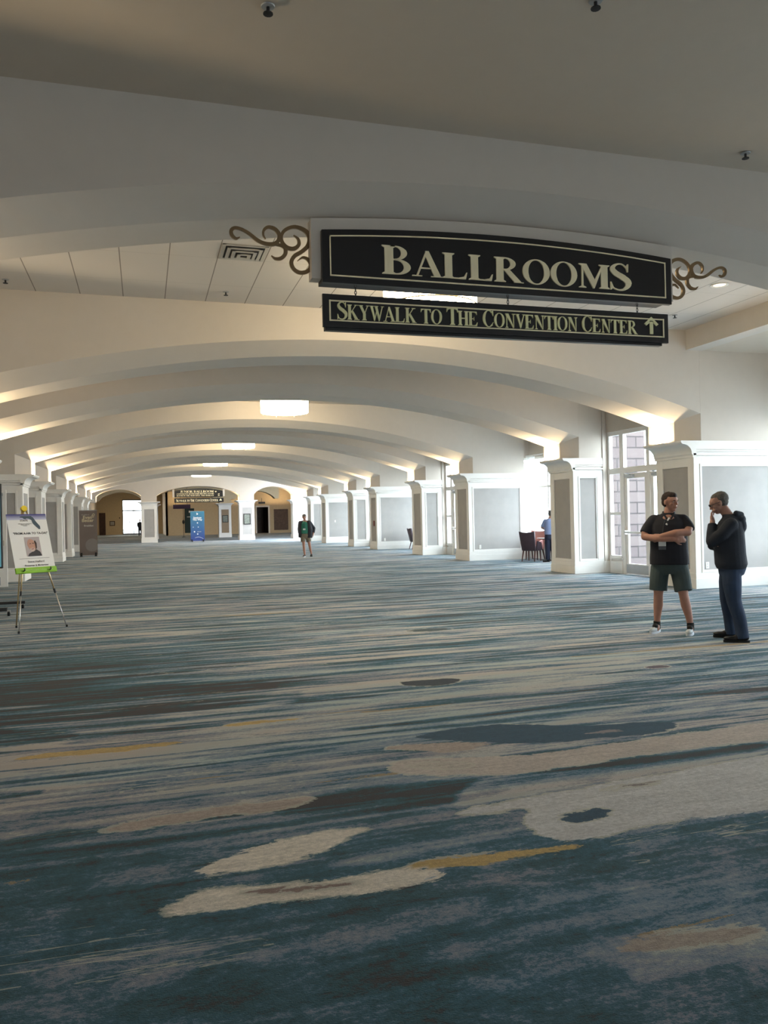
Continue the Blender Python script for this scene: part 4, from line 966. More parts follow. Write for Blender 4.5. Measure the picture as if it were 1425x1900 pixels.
# banners
def banner(nm, label, px0, px1, Y, h_, m_, root_loc=None):
    a = hit(px0, 1003, 1, Y)[0]; c = hit(px1, 1003, 1, Y)[0]
    r = thing(nm, label, 'banner', ((a+c)/2, Y, 0)); hw = (c-a)/2
    MB().box(-hw, hw, -.01, 0, .05, h_).build('printed_sheet', m_, r); MB().box(-hw-.01, hw+.01, -.02, .02, h_-.02, h_+.01).build('top_rail', ALU, r)
    MB().box(-hw, hw, -.06, .08, .012, .06).build('base_case', ALU, r)
    for s_ in (-1, 1): MB().box(s_*hw*.8-.05, s_*hw*.8+.05, -.18, .14, 0, .03).prism([(-.18, .0), (-.02, .0), (-.02, .17)], 0, s_*hw*.8-.04, s_*hw*.8+.04).build('foot', RUBBER, r)
    MB().tube([(0, .05, .05), (0, .03, h_-.05)], .012, 8).build('pole', ALU, r)
    return r, hw
bg, hw = banner('floor_banner', 'tall grey-brown floor banner with gold logo before the left piers', 147.5, 181, 39.4, 2.14, mat('banner_taupe', (.17, .135, .12), .55, var=.08, scale=1.5))
pale = mat('pale_gold_print', (.62, .54, .36), .5); greyp = mat('pale_grey_print', (.55, .52, .5), .5)
TB = lambda r, s_, sz, x, z, m_, bd=0.0, y=-.013: text('lettering', s_, sz, m_, r, Matrix.Translation((x, y, z)), bd, 1, depth=.001)
TB(bg, 'Even', .21, -.03, 1.80, pale, .005); TB(bg, 'Better', .2, -.02, 1.66, pale, .005); TB(bg, 'the place to', .07, -.12, 1.93, greyp); TB(bg, 'Breakfast', .11, .02, 1.42, greyp, .003)
q_, v_ = smoothpts([(.16, 1.86), (.22, 1.97), (.28, 1.94), (.24, 1.87), (.17, 1.90), (.20, 1.80), (.26, 1.84)], [.02]*7, 5)
mb = MB(); [mb.prism(p_, 1, -.014, -.012) for p_ in spine(q_, v_)]; mb.build('curl_logo', pale, bg)
mb = MB(); pts = [(.16+.30*math.cos(a), .52+.30*math.sin(a)) for a in [k*2*PI/28 for k in range(28)]]
mb.prism([(min(x, hw-.02), z) for x, z in pts][::-1], 1, -.0125, -.011); mb.build('round_motif', mat('banner_silver', (.22, .2, .19), .5), bg)
def grad_mat():
    m, n, l, p = new_mat('blue_gradient_print'); t = n.new('ShaderNodeTexCoord'); s = n.new('ShaderNodeSeparateXYZ'); l.new(t.outputs['Object'], s.inputs[0])
    d_ = n.new('ShaderNodeMath'); d_.operation = 'DIVIDE'; d_.inputs[1].default_value = 2.3; l.new(s.outputs[2], d_.inputs[0]); r = n.new('ShaderNodeValToRGB')
    r.color_ramp.elements[0].color = (.03, .05, .24, 1); r.color_ramp.elements[1].color = (.04, .20, .32, 1); l.new(d_.outputs[0], r.inputs[0]); l.new(r.outputs[0], p.inputs['Base Color']); p.inputs['Roughness'].default_value = .45
    return m
bb_, hw = banner('floor_banner', 'tall bright blue floor banner with white lettering under the far sign', 354, 380, 60.0-1.2, 2.2, grad_mat())
wp = mat('white_print', (.85, .87, .9), .5)
TB(bb_, 'Sessions', .17, 0, 1.72, wp, .005); TB(bb_, 'This Way', .17, 0, 1.58, wp, .005); TB(bb_, 'partners', .08, .12, .72, wp)
MB().prism([(-.05, 1.92), (.07, 1.98), (-.05, 2.1)], 1, -.014, -.012).build('arrow_mark', wp, bb_)
for x, z, r_ in ((0, 1.35, .045), (-.22, .72, .05), (0, .55, .045), (-.3, 1.05, .025), (.05, 1.05, .03)): MB().prism([(x+r_*math.cos(a), z+r_*math.sin(a)) for a in [k*PI/5 for k in range(10)]], 1, -.014, -.012).build('dot_mark', wp, bb_)
q_, v_ = smoothpts([(-.2, .28), (.05, .34), (.3, .26), (.44, .12)], [.01, .02, .02, .01], 5); mb = MB(); [mb.prism(p_, 1, -.014, -.012) for p_ in spine(q_, v_)]
mb.build('swoosh_mark', wp, bb_)
pole = thing('stanchion', 'thin black post stand beyond the far arcade, left of the dark green poster', 'stand', (3.55, 76, 0))
MB().tube([(0, 0, 0), (0, 0, 2.6)], .02, 8).build('pole', DARK, pole); MB().lathe([(.16, 0), (.16, .03), (.02, .05)], n=16).build('base', DARK, pole); MB().lathe([(.03, 1.2), (.11, 1.3), (.11, 1.5), (.03, 1.6)], n=14).build('sign_head', DARK, pole)

# ------------------------------------------------------------------ chairs
def chair(name, label, loc, rz, m_):
    r = thing(name, label, 'chair', loc, rz, 'upholstered lounge chairs')
    b = MB(); n = 8; Wt, Wb = .27, .23     # back leans to -Y (back of chair towards -Y), flared and dished top edge
    fr_, bk = [], []
    for j in range(n+1):
        t = j/n; z = .36+.62*t; hwid = Wb+(Wt-Wb)*t; yy = -.22-.14*t
        for k in range(n+1):
            u_ = -1+2*k/n; dz = -.04*(1-u_*u_) if j == n else 0; cy = .05*(1-u_*u_)*-1
            fr_.append((hwid*u_, yy+.035+cy, z+dz)); bk.append((hwid*u_, yy-.035+cy, z+dz))
    b.v += fr_+bk; m1 = (n+1)*(n+1)
    for j in range(n):
        for k in range(n):
            a = j*(n+1)+k; b.f.append((a, a+1, a+n+2, a+n+1)); b.f.append((m1+a, m1+a+n+1, m1+a+n+2, m1+a+1))
    rim_ = [j for j in range(n)]+[n+k*(n+1) for k in range(n)]+[(n+1)*(n+1)-1-k for k in range(n)]+[(n-k)*(n+1) for k in range(n)]
    for a, c in zip(rim_, rim_[1:]+rim_[:1]): b.f.append((a, m1+a, m1+c, c))
    b.build('backrest', m_, r, smooth=False)
    MB().box(-.24, .24, -.24, .26, .34, .47).build('seat', m_, r, bevel=.03)
    for s_ in (-1, 1):
        MB().prism([(-.2, .36), (-.1, .66), (.2, .6), (.26, .36)], 0, s_*.24-.02, s_*.24+.02).build('arm_panel', m_, r)
        MB().tube([(s_*.20, .2, .36), (s_*.21, .22, 0)], [.026, .016], 8).build('leg', LEGW, r); MB().tube([(s_*.20, -.2, .36), (s_*.22, -.30, 0)], [.026, .016], 8).build('leg', LEGW, r)
    return r
c0 = hit(998, 1040, 2, 0)
chair('lounge_chair', 'dark brown upholstered lounge chair standing before the bright window', (12.12, 23.55, 0), -.9, BROWN)
chair('lounge_chair', 'pink-backed lounge chair beyond the table at the bright window', (12.58, 24.25, 0), 2.2, PINKCH)
c1 = hit(772, 1018, 2, 0)
chair('lounge_chair', 'small dark lounge chair beside the narrow pier, a seated head above it', (12.1, 34.95, 0), -1.6, BROWN)
tb = thing('side_table', 'dark low table beside the person in the blue shirt', 'table', (12.70, 23.5, 0))
MB().lathe([(.2, .70), (.38, .74)], n=28).build('table_top', WOODD, tb); MB().lathe([(.04, .03), (.04, .70)], n=14).build('column', WOODD, tb); MB().lathe([(.22, 0), (.22, .02), (.04, .04)], n=20).build('base', WOODD, tb)

# ------------------------------------------------------------------ people
def ico(bm, c, r, rot=None, sub=2):
    m_ = Matrix.Translation(c) @ (rot if rot is not None else Matrix.Identity(4)) @ Matrix.Diagonal((r[0], r[1], r[2], 1))
    bmesh.ops.create_icosphere(bm, subdivisions=sub, radius=1, matrix=m_)
def blob(name, prims, m_, parent, vox=.011, smooth=4):
    bm = bmesh.new()
    for p in prims:
        k = p[0]
        if k == 'e': ico(bm, Vector(p[1]), p[2], p[3] if len(p) > 3 else None)
        elif k == 'l':                       # limb: [(pt, r), ...]
            pts = p[1]
            for (a, ra), (c, rc) in zip(pts[:-1], pts[1:]):
                a, c = Vector(a), Vector(c); d = c-a; L = max(d.length, 1e-4)
                M_ = Matrix.Translation((a+c)/2) @ d.to_track_quat('Z', 'Y').to_matrix().to_4x4()
                bmesh.ops.create_cone(bm, cap_ends=True, segments=16, radius1=ra, radius2=rc, depth=L, matrix=M_)
            for q, r in (pts if len(p) < 3 else pts[:-1]): ico(bm, Vector(q), (r, r, r))
        elif k == 't':                       # torso: rings (centre, rx, ry)
            n = 24; V = []
            for c, rx, ry in p[1]:
                V.append([bm.verts.new((c[0]+rx*math.copysign(abs(math.cos(a))**.85, math.cos(a)), c[1]+ry*math.copysign(abs(math.sin(a))**.85, math.sin(a)), c[2])) for a in [2*PI*q/n for q in range(n)]])
            for A_, B_ in zip(V[:-1], V[1:]):
                for q in range(n): bm.faces.new((A_[q], A_[(q+1)%n], B_[(q+1)%n], B_[q]))
            bm.faces.new(V[0][::-1]); bm.faces.new(V[-1])
    bmesh.ops.recalc_face_normals(bm, faces=bm.faces)
    me = bpy.data.meshes.new(name+'_raw'); bm.to_mesh(me); bm.free()
    o = bpy.data.objects.new(name+'_raw', me); C.objects.link(o)
    rm_ = o.modifiers.new('r', 'REMESH'); rm_.mode = 'VOXEL'; rm_.voxel_size = vox; rm_.use_smooth_shade = True
    if smooth: s_ = o.modifiers.new('s', 'SMOOTH'); s_.iterations = smooth; s_.factor = .5
    out = bpy.data.meshes.new_from_object(o.evaluated_get(bpy.context.evaluated_depsgraph_get()))
    bpy.data.objects.remove(o); out.name = name; out.materials.clear(); out.materials.append(m_)
    r = bpy.data.objects.new(name, out); C.objects.link(r); r.parent = parent
    return r
def place_person(name, label, foot_px, dy=0, scale=1.0, at_=None, yaw=None):
    p = Vector(hit(*foot_px, 2, 0)) if at_ is None else Vector(at_)
    to = Vector((0-p.x, 0-p.y, 0)).normalized()     # local +Y points at the viewer's side
    ang = math.atan2(to.y, to.x)-PI/2 if yaw is None else yaw
    r = thing(name, label, 'person', (p.x, p.y, 0), ang); r.scale = (scale,)*3
    return r
# local axes: +Y towards the camera side, so the picture's right is local -X
U = lambda u, d, z: (-u, d, z)
SKIN = mat('skin', (.42, .215, .155), .55, var=.06, scale=14); SKIN2 = mat('skin_tan', (.40, .22, .165), .55, var=.06, scale=14)
def finger(base, dirs, r=.0085, lens=(.035, .025, .02)):
    p = Vector(base); pts = [(p, r)]
    for d, L in zip(dirs, lens): p = p+Vector(d).normalized()*L; pts.append((p.copy(), r*.93)); 
    return ('l', pts)
def hand(wrist, fwd, side, palm, curl=.5, ln=1.0):
    """palm block, four unequal fingers curling towards 'palm', thumb from the side of the palm"""
    w0, f, s, p_ = Vector(wrist), Vector(fwd).normalized(), Vector(side).normalized(), Vector(palm).normalized()
    out = [('l', [(w0, .026), (w0+f*.04, .026)])]
    for k in range(4):
        off = (k-1.5)*.021
        kn = w0+f*(.088-.004*abs(k-1.2))+s*off; out.append(('l', [(w0+f*.02+s*off*.7, .016), (kn, .0125)]))
        L = (.034, .039, .037, .028)[k]*ln; c = curl
        d1 = f*math.cos(c)+p_*math.sin(c); d2 = f*math.cos(c*2.1)+p_*math.sin(c*2.1); d3 = f*math.cos(c*2.9)+p_*math.sin(c*2.9)
        out.append(finger(kn, (d1, d2, d3), .0092, (L, L*.7, L*.55)))
    out.append(finger(w0+f*.03-s*.03, (f*.6-s*.8+p_*.3, f*.9-s*.3+p_*.4, f+p_*.3), .0105, (.035, .03, .022)))
    return out
def head(c, yaw, pitch=0, sc_=1.0, roll=0):
    """returns (prims, frame) : face looks along local +Y of the frame"""
    F_ = Matrix.Translation(c) @ Matrix.Rotation(yaw, 4, 'Z') @ Matrix.Rotation(pitch, 4, 'X') @ Matrix.Rotation(roll, 4, 'Y') @ Matrix.Scale(sc_, 4)
    R_ = F_.to_3x3().normalized().to_4x4()
    E_ = lambda p, r: ('e', F_ @ Vector(p), tuple(q*sc_ for q in r), R_)
    pr = [E_((0, -.012, .025), (.077, .098, .092)), E_((0, .02, -.035), (.062, .068, .075)), E_((0, .048, -.088), (.034, .034, .026)), E_((0, .03, .02), (.066, .066, .07)),
          E_((0, .082, .022), (.045, .014, .010)), E_((0, .102, -.022), (.014, .018, .016)), E_((0, .094, -.002), (.010, .014, .028)),
          E_((.078, -.005, -.005), (.011, .022, .034)), E_((-.078, -.005, -.005), (.011, .022, .034)), E_((.035, .062, -.018), (.022, .02, .02)), E_((-.035, .062, -.018), (.022, .02, .02)),
          E_((0, .087, -.052), (.026, .010, .0065)), E_((0, .084, -.064), (.022, .011, .0065))]
    return pr, F_
def face_bits(parent, F_, sc_=1.0, lips=(.3, .1, .09), brow=(.05, .03, .02)):
    lm = mat('lip', lips, .5); ew = mat('eye_white', (.5, .47, .44), .3); ed = mat('eye_iris', (.03, .02, .015), .3); bw = mat('eyebrow', brow, .8)
    R_ = F_.to_3x3().normalized().to_4x4()
    def sm(nm, c, r, m_):
        bm = bmesh.new(); ico(bm, F_ @ Vector(c), tuple(q*sc_ for q in r), R_, 2); me = bpy.data.meshes.new(nm); bm.to_mesh(me); bm.free(); me.materials.append(m_)
        me.polygons.foreach_set('use_smooth', [True]*len(me.polygons)); o = bpy.data.objects.new(nm, me); C.objects.link(o); o.parent = parent
    for s_ in (-1, 1):
        sm('eye', (s_*.030, .0835, .004), (.012, .007, .006), ew); sm('iris', (s_*.030, .0895, .004), (.0055, .003, .0055), ed); sm('eyebrow', (s_*.031, .096, .024), (.019, .005, .0045), bw)
    sm('mouth', (0, .0965, -.0578), (.022, .004, .0028), lm)
def hair(parent, F_, m_, sc_=1.0, recede=0.0, name='hair'):
    R_ = F_.to_3x3().normalized().to_4x4()
    E_ = lambda p, r: ('e', F_ @ Vector(p), tuple(q*sc_ for q in r), R_)
    return blob(name, [E_((0, -.030-recede*.6, .042), (.083, .092, .088)), E_((0, -.045, .0), (.080, .070, .07)), E_((0, .012-recede, .078), (.064, .075, .047))], m_, parent, .006, 2)
def shoe(nm, ankle, direction, m_up, m_sole, parent, L=.29, dark=None):
    d = Vector((direction[0], direction[1], 0)).normalized(); a = Vector((ankle[0], ankle[1], 0)); yaw = math.atan2(d.y, d.x)-PI/2
    T_ = Matrix.Translation(a+d*.05) @ Matrix.Rotation(yaw, 4, 'Z'); R_ = Matrix.Rotation(yaw, 4, 'Z')
    E_ = lambda p, r: ('e', T_ @ Vector(p), r, R_)
    s_ = L/.29
    up = blob(nm, [E_((0, .075*s_, .045), (.046, .085*s_, .032)), E_((0, -.03*s_, .052), (.040, .085*s_, .042)), E_((0, -.075*s_, .07), (.036, .042, .045)), E_((0, .0, .06), (.038, .07, .038)), E_((0, -.03, .075), (.038, .06, .036))], m_up, parent, .007, 3)
    so = MB(); n = 22; pr = []
    for k in range(n):
        t = 2*PI*k/n; yy = math.sin(t)*(.158 if math.sin(t) > 0 else .118)*s_; wd = .047 if yy > 0 else .040; pr.append((math.copysign(abs(math.cos(t))**.7, math.cos(t))*wd, yy))
    so.prism([(p[0], p[1]) for p in pr], 2, .0, .028); so.build('sole', m_sole, up, xf=T_)
    if dark:
        la = MB()
        for k in range(5):
            y = .055-.028*k; z = .075+.010*k; la.tube([T_ @ Vector((-.03, y, z-.012)), T_ @ Vector((0, y+.004, z+.008)), T_ @ Vector((.03, y, z-.012))], .0045, 6)
        la.build('laces', dark, up)
    return up
# --- man with folded arms
SK_H = .985
p1 = place_person('person', 'man in black polo shirt and grey shorts with arms folded, facing the camera', (1245, 1174), scale=.985)
J = .0
hd, HF = head(U(.03, .02, 1.715), .78, -.04, 1.08, 0)
arm_a = [(U(-.18, -.01, 1.465), .055), (U(-.275, .03, 1.38), .056), (U(-.30, .09, 1.265), .047), (U(-.14, .20, 1.245), .045), (U(.05, .235, 1.235), .033)]
arm_b = [(U(.18, -.01, 1.465), .055), (U(.25, .04, 1.40), .056), (U(.235, .12, 1.32), .050), (U(.08, .225, 1.315), .046), (U(-.09, .215, 1.275), .034)]
legs = [[(U(-.105, 0, .92), .10), (U(-.13, .02, .70), .083), (U(-.145, .03, .51), .060), (U(-.15, .0, .37), .062), (U(-.165, -.02, .22), .046), (U(-.17, -.03, .10), .036), (U(-.175, .03, .05), .036)],
        [(U(.105, 0, .92), .10), (U(.14, .04, .70), .083), (U(.165, .08, .51), .060), (U(.19, .06, .37), .062), (U(.225, .06, .22), .046), (U(.24, .06, .10), .036), (U(.235, .12, .05), .036)]]
body = hd+[('t', [(U(0, 0, .84), .15, .12), (U(0, 0, .98), .19, .14), (U(0, .01, 1.2), .19, .14), (U(0, 0, 1.4), .19, .13), (U(0, 0, 1.5), .15, .10), (U(.0, 0, 1.56), .07, .07)]),
           ('l', [(U(.0, -.01, 1.50), .070), (U(.015, .0, 1.62), .062)]), ('l', arm_a), ('l', arm_b), ('l', legs[0]), ('l', legs[1])]
body += hand(U(.06, .235, 1.235), U(1, -.25, -.08), (0, 0, 1), U(.1, -1, 0), .35)
body += hand(U(-.10, .21, 1.27), U(-1, -.45, -.1), (0, 0, 1), U(0, -1, 0), .3)
b1 = blob('body', body, SKIN, p1, .0075, 3)
face_bits(b1, HF, 1.08); hair(p1, HF, mat('dark_brown_hair', (.035, .022, .018), .8, var=.3, scale=60), 1.08)
POLO = mat('black_polo_cloth', (.022, .022, .028), .85, var=.12, scale=5, bump=.2, bscale=250)
sh1 = blob('polo_shirt', [('t', [(U(0, .01, .90), .245, .165), (U(0, .015, .98), .245, .17), (U(0, .02, 1.12), .235, .172), (U(0, .015, 1.28), .232, .165), (U(0, 0, 1.42), .232, .14), (U(0, -.005, 1.485), .205, .11), (U(0, -.008, 1.53), .13, .09), (U(0, -.01, 1.575), .075, .075)]),
      ('l', [(U(-.08, -.01, 1.50), .06), (U(-.18, -.01, 1.472), .083), (U(-.262, .03, 1.375), .074), (U(-.294, .055, 1.31), .072)], 1), ('l', [(U(.08, -.01, 1.50), .06), (U(.18, -.01, 1.472), .083), (U(.242, .035, 1.39), .074), (U(.252, .065, 1.35), .072)], 1)], POLO, p1, .009, 3)
blob('collar', [('l', [(U(-.065, -.03, 1.585), .013), (U(-.055, .065, 1.56), .013), (U(-.02, .105, 1.50), .011)]), ('l', [(U(.075, -.03, 1.585), .013), (U(.07, .065, 1.56), .013), (U(.035, .108, 1.50), .011)]), ('l', [(U(-.065, -.03, 1.585), .013), (U(0, -.08, 1.59), .013), (U(.075, -.03, 1.585), .013)])], POLO, sh1, .006, 1)
SHORT = mat('dark_grey_green_twill', (.055, .075, .075), .85, var=.1, scale=6, bump=.15, bscale=200)
blob('shorts', [('t', [(U(0, 0, .78), .2, .135), (U(0, 0, .86), .23, .155), (U(0, .0, .95), .225, .155), (U(0, 0, .99), .21, .145)]), ('l', [(U(-.115, 0, .86), .12), (U(-.135, .02, .70), .117), (U(-.145, .03, .555), .112)], 1),
                ('l', [(U(.115, 0, .86), .12), (U(.145, .045, .70), .117), (U(.165, .075, .555), .112)], 1)], SHORT, p1, .009, 2)
SHG = mat('pale_grey_mesh', (.5, .54, .56), .6, var=.15, scale=30); SOLE = mat('white_sole', (.7, .74, .78), .6)
for (an, di) in ((U(-.172, -.03, .1), U(-.35, 1, 0)), (U(.24, .06, .1), U(-.15, 1, 0))):
    shoe('running_shoe', an, di, SHG, SOLE, p1, .325, RUBBER)
    blob('sock', [('l', [((an[0], an[1], .06), .046), ((an[0], an[1], .15), .046)], 1), ('e', (an[0]+di[0]*.06, an[1]+di[1]*.06, .085), (.04, .05, .035))], RUBBER, p1, .008, 1)
bd = thing('name_badge', 'white conference badge hanging at the waist of the man with folded arms', 'badge', p1.location, p1.rotation_euler[2])
MB().box(.035, .125, .214, .218, 1.13, 1.19).build('card', mat('badge_card', (.6, .62, .62), .4), bd); MB().box(.035, .125, .2135, .2185, 1.085, 1.128).build('badge_lower_band', mat('badge_dark', (.1, .11, .13), .4), bd)
MB().tube([(.08, .216, 1.19), (.075, .20, 1.26), (.06, .17, 1.4), (.03, .125, 1.5)], .0035, 6).build('lanyard', DARK, bd)
gl_ = thing('glasses', 'pale glasses clipped in the open collar of the black polo', 'glasses', p1.location, p1.rotation_euler[2])
MB().tube([(-.012, .150, 1.49), (.01, .170, 1.455)], .009, 8).build('lens', mat('pale_lens', (.75, .72, .68), .3), gl_); MB().tube([(.015, .172, 1.415), (.027, .172, 1.40)], .012, 8).build('lens', gl_.children[0].data.materials[0], gl_); MB().tube([(-.02, .15, 1.5), (.03, .172, 1.39)], .003, 6).build('frame', DARK, gl_)

# --- man with hand at his face
p2_ = place_person('person', 'man in dark hooded jacket and blue jeans, head bowed, hand at his nose', (1360, 1189), scale=.995)
hd, HF = head(U(-.125, .0, 1.665), -PI/2+.15, -.42, 1.04)
na = [(U(.0, .19, 1.42), .06), (U(-.10, .20, 1.29), .053), (U(-.215, .15, 1.20), .046), (U(-.205, .11, 1.32), .042), (U(-.195, .06, 1.455), .030)]
fa = [(U(.0, -.19, 1.42), .06), (U(-.06, -.23, 1.27), .053), (U(-.14, -.19, 1.14), .046), (U(-.20, -.02, 1.15), .040), (U(-.17, .05, 1.17), .030)]
lg = [[(U(.0, .09, .90), .10), (U(.0, .10, .70), .085), (U(.01, .10, .50), .06), (U(.07, .10, .30), .05), (U(.11, .10, .10), .036), (U(.06, .10, .05), .034)],
      [(U(-.02, -.10, .90), .10), (U(-.05, -.14, .70), .085), (U(-.07, -.18, .50), .06), (U(-.04, -.22, .30), .05), (U(-.02, -.25, .10), .036), (U(-.07, -.25, .05), .034)]]
body = hd+[('t', [(U(0, 0, .84), .12, .16), (U(0, 0, 1.0), .15, .19), (U(-.02, 0, 1.2), .15, .19), (U(-.01, 0, 1.38), .13, .18), (U(-.0, 0, 1.47), .09, .14)]), ('l', [(U(.0, 0, 1.47), .065), (U(-.07, .0, 1.60), .058)]), ('l', na), ('l', fa), ('l', lg[0]), ('l', lg[1])]
body += hand(U(-.195, .058, 1.46), U(-.12, -.12, 1), U(0, 1, .1), U(.9, .0, .3), .62, .95)
body += hand(U(-.17, .05, 1.17), U(.1, 1, .1), U(0, -.2, 1), U(1, 0, 0), .5)
b2 = blob('body', body, SKIN2, p2_, .0075, 3)
face_bits(b2, HF, 1.04, brow=(.1, .08, .07)); hair(p2_, HF, mat('short_grey_hair', (.12, .11, .10), .85, var=.25, scale=50), 1.03, .028)
HOOD = mat('charcoal_navy_fleece', (.024, .028, .038), .9, var=.15, scale=5, bump=.3, bscale=120)
jk = blob('hooded_jacket', [('t', [(U(-.0, 0, .875), .165, .21), (U(.0, 0, .93), .185, .225), (U(-.01, 0, 1.05), .18, .225), (U(-.015, 0, 1.2), .178, .225), (U(-.01, 0, 1.34), .165, .22), (U(.0, 0, 1.43), .135, .195), (U(.005, 0, 1.49), .095, .13), (U(-.01, 0, 1.53), .078, .085)]),
      ('l', [(U(.01, .175, 1.41), .082), (U(-.09, .205, 1.29), .078), (U(-.205, .155, 1.205), .070), (U(-.205, .12, 1.31), .062), (U(-.198, .075, 1.415), .052)], 1),
      ('l', [(U(.0, -.175, 1.41), .082), (U(-.06, -.225, 1.27), .078), (U(-.14, -.185, 1.155), .068), (U(-.205, -.04, 1.15), .058), (U(-.20, .06, 1.16), .055)], 1),
      ('e', U(.105, 0, 1.47), (.075, .12, .055)), ('e', U(.135, 0, 1.39), (.05, .10, .09)), ('l', [(U(.07, .08, 1.54), .035), (U(.12, 0, 1.52), .04), (U(.07, -.08, 1.54), .035)])], HOOD, p2_, .009, 3)
JEAN = mat('dark_blue_denim', (.028, .045, .085), .8, var=.2, scale=5, bump=.2, bscale=150)
blob('jeans', [('t', [(U(0, 0, .80), .14, .17), (U(.01, 0, .88), .16, .19), (U(.0, 0, .95), .155, .185)]), ('l', [(U(.0, .09, .86), .112), (U(.005, .10, .70), .108), (U(.02, .10, .50), .085), (U(.08, .10, .28), .076), (U(.11, .10, .05), .072)], 1),
               ('l', [(U(-.02, -.09, .86), .112), (U(-.045, -.13, .70), .102), (U(-.06, -.18, .50), .083), (U(-.035, -.22, .28), .074), (U(-.015, -.25, .05), .070)], 1)], JEAN, p2_, .009, 3)
SB = mat('black_shoe_leather', (.012, .011, .012), .4)
shoe('black_shoe', U(.11, .10, .1), U(-1, .12, 0), SB, RUBBER, p2_, .31); shoe('black_shoe', U(-.01, -.25, .1), U(-1, 0.05, 0), SB, RUBBER, p2_, .31)
gs = thing('glasses', 'dark glasses on the bowed face of the man in the hooded jacket', 'glasses', p2_.location, p2_.rotation_euler[2])
def G(p): return HF @ Vector(p)
mb = MB()
for s_ in (-1, 1):
    mb.tube([G((s_*.032+.02*math.cos(a), .104, .002+.015*math.sin(a))) for a in [k*2*PI/14 for k in range(15)]], .0025, 6); mb.tube([G((s_*.052, .102, .006)), G((s_*.083, .04, .008)), G((s_*.086, -.01, .004))], .003, 6)
mb.tube([G((-.012, .106, .004)), G((.012, .106, .004))], .0025, 6); mb.build('frame', DARK, gs)

# --- man walking far down the hall
p3 = place_person('person', 'man in cap and dark open jacket walking down the hall', (567, 1033))
hd, HF = head(U(-.02, .02, 1.60), .12, -.1, 1.0)
la = [(U(-.19, 0, 1.38), .055), (U(-.23, -.02, 1.12), .045), (U(-.22, .06, .90), .032)]
ra = [(U(.19, 0, 1.38), .055), (U(.37, -.06, 1.14), .045), (U(.32, .04, .90), .032)]
L1 = [(U(-.08, .03, .86), .09), (U(-.06, .10, .48), .055), (U(-.05, .12, .30), .05), (U(-.03, .14, .08), .034), (U(-.05, .20, .05), .032)]
L2 = [(U(.10, -.03, .86), .09), (U(.17, -.06, .48), .055), (U(.20, -.12, .30), .05), (U(.24, -.2, .10), .034), (U(.24, -.15, .06), .032)]
body = hd+[('t', [(U(0, 0, .80), .14, .11), (U(0, 0, 1.1), .16, .12), (U(0, 0, 1.35), .17, .11), (U(0, 0, 1.44), .08, .08)]), ('l', [(U(0, 0, 1.42), .06), (U(-.01, .01, 1.52), .055)]), ('l', la), ('l', ra), ('l', L1), ('l', L2)]
body += hand(U(-.22, .06, .90), U(0, .1, -1), (0, 1, 0), U(1, 0, 0), .4)+hand(U(.32, .04, .90), U(-.1, .1, -1), (0, 1, 0), U(-1, 0, 0), .4)
blob('body', body, SKIN, p3, .012, 2)
blob('tee_shirt', [('t', [(U(-.02, .02, .93), .17, .135), (U(-.02, .02, 1.1), .175, .14), (U(-.02, .01, 1.35), .17, .13), (U(-.02, 0, 1.43), .09, .08)])], mat('green_tee', (.03, .17, .12), .8), p3, .012, 2)
JK = mat('black_jacket', (.02, .022, .03), .7)
jk3 = blob('open_jacket', [('l', [(U(-.14, .02, 1.36), .10), (U(-.19, .04, 1.05), .09), (U(-.19, .04, .78), .08)], 1), ('l', [(U(.15, .02, 1.36), .10), (U(.19, .03, 1.05), .12), (U(.17, .04, .76), .11)], 1),
     ('t', [(U(0, -.10, .76), .22, .06), (U(0, -.09, 1.1), .22, .07), (U(0, -.07, 1.38), .19, .08), (U(0, -.06, 1.47), .10, .06)]), ('l', [(U(.19, 0, 1.38), .075), (U(.36, -.06, 1.14), .065), (U(.33, .02, .97), .06)], 1), ('l', [(U(-.19, 0, 1.38), .075), (U(-.235, -.02, 1.12), .065), (U(-.225, .05, .95), .055)], 1)], JK, p3, .012, 2)
blob('shorts', [('t', [(U(0, 0, .74), .17, .125), (U(0, .01, .86), .19, .14), (U(0, 0, .96), .17, .13)]), ('l', [(U(-.09, .03, .8), .105), (U(-.085, .07, .61), .10)], 1), ('l', [(U(.10, -.02, .8), .105), (U(.14, -.04, .61), .10)], 1)], mat('khaki_twill', (.2, .165, .12), .85), p3, .012, 2)
blob('cap', [('e', HF @ Vector((0, -.012, .055)), (.088, .105, .072)), ('e', HF @ Vector((0, .10, .045)), (.062, .055, .010))], mat('grey_cap_cloth', (.2, .18, .16), .85), p3, .008, 1)
shoe('sandal', U(-.03, .14, .1), U(-.3, 1, 0), mat('brown_sandal', (.09, .06, .05), .7), SOLE, p3); shoe('sandal', U(.24, -.2, .1), U(-.1, 1, 0), mat('dark_sandal', (.03, .025, .025), .7), RUBBER, p3)
bd = thing('name_badge', 'white badge on the chest of the man walking down the hall', 'badge', p3.location, p3.rotation_euler[2])
MB().box(-.02, .08, .155, .162, 1.08, 1.14).build('card', mat('badge_card_far', (.6, .6, .6), .4), bd); MB().tube([(.03, .158, 1.14), (.03, .14, 1.4)], .006, 6).build('lanyard', DARK, bd)

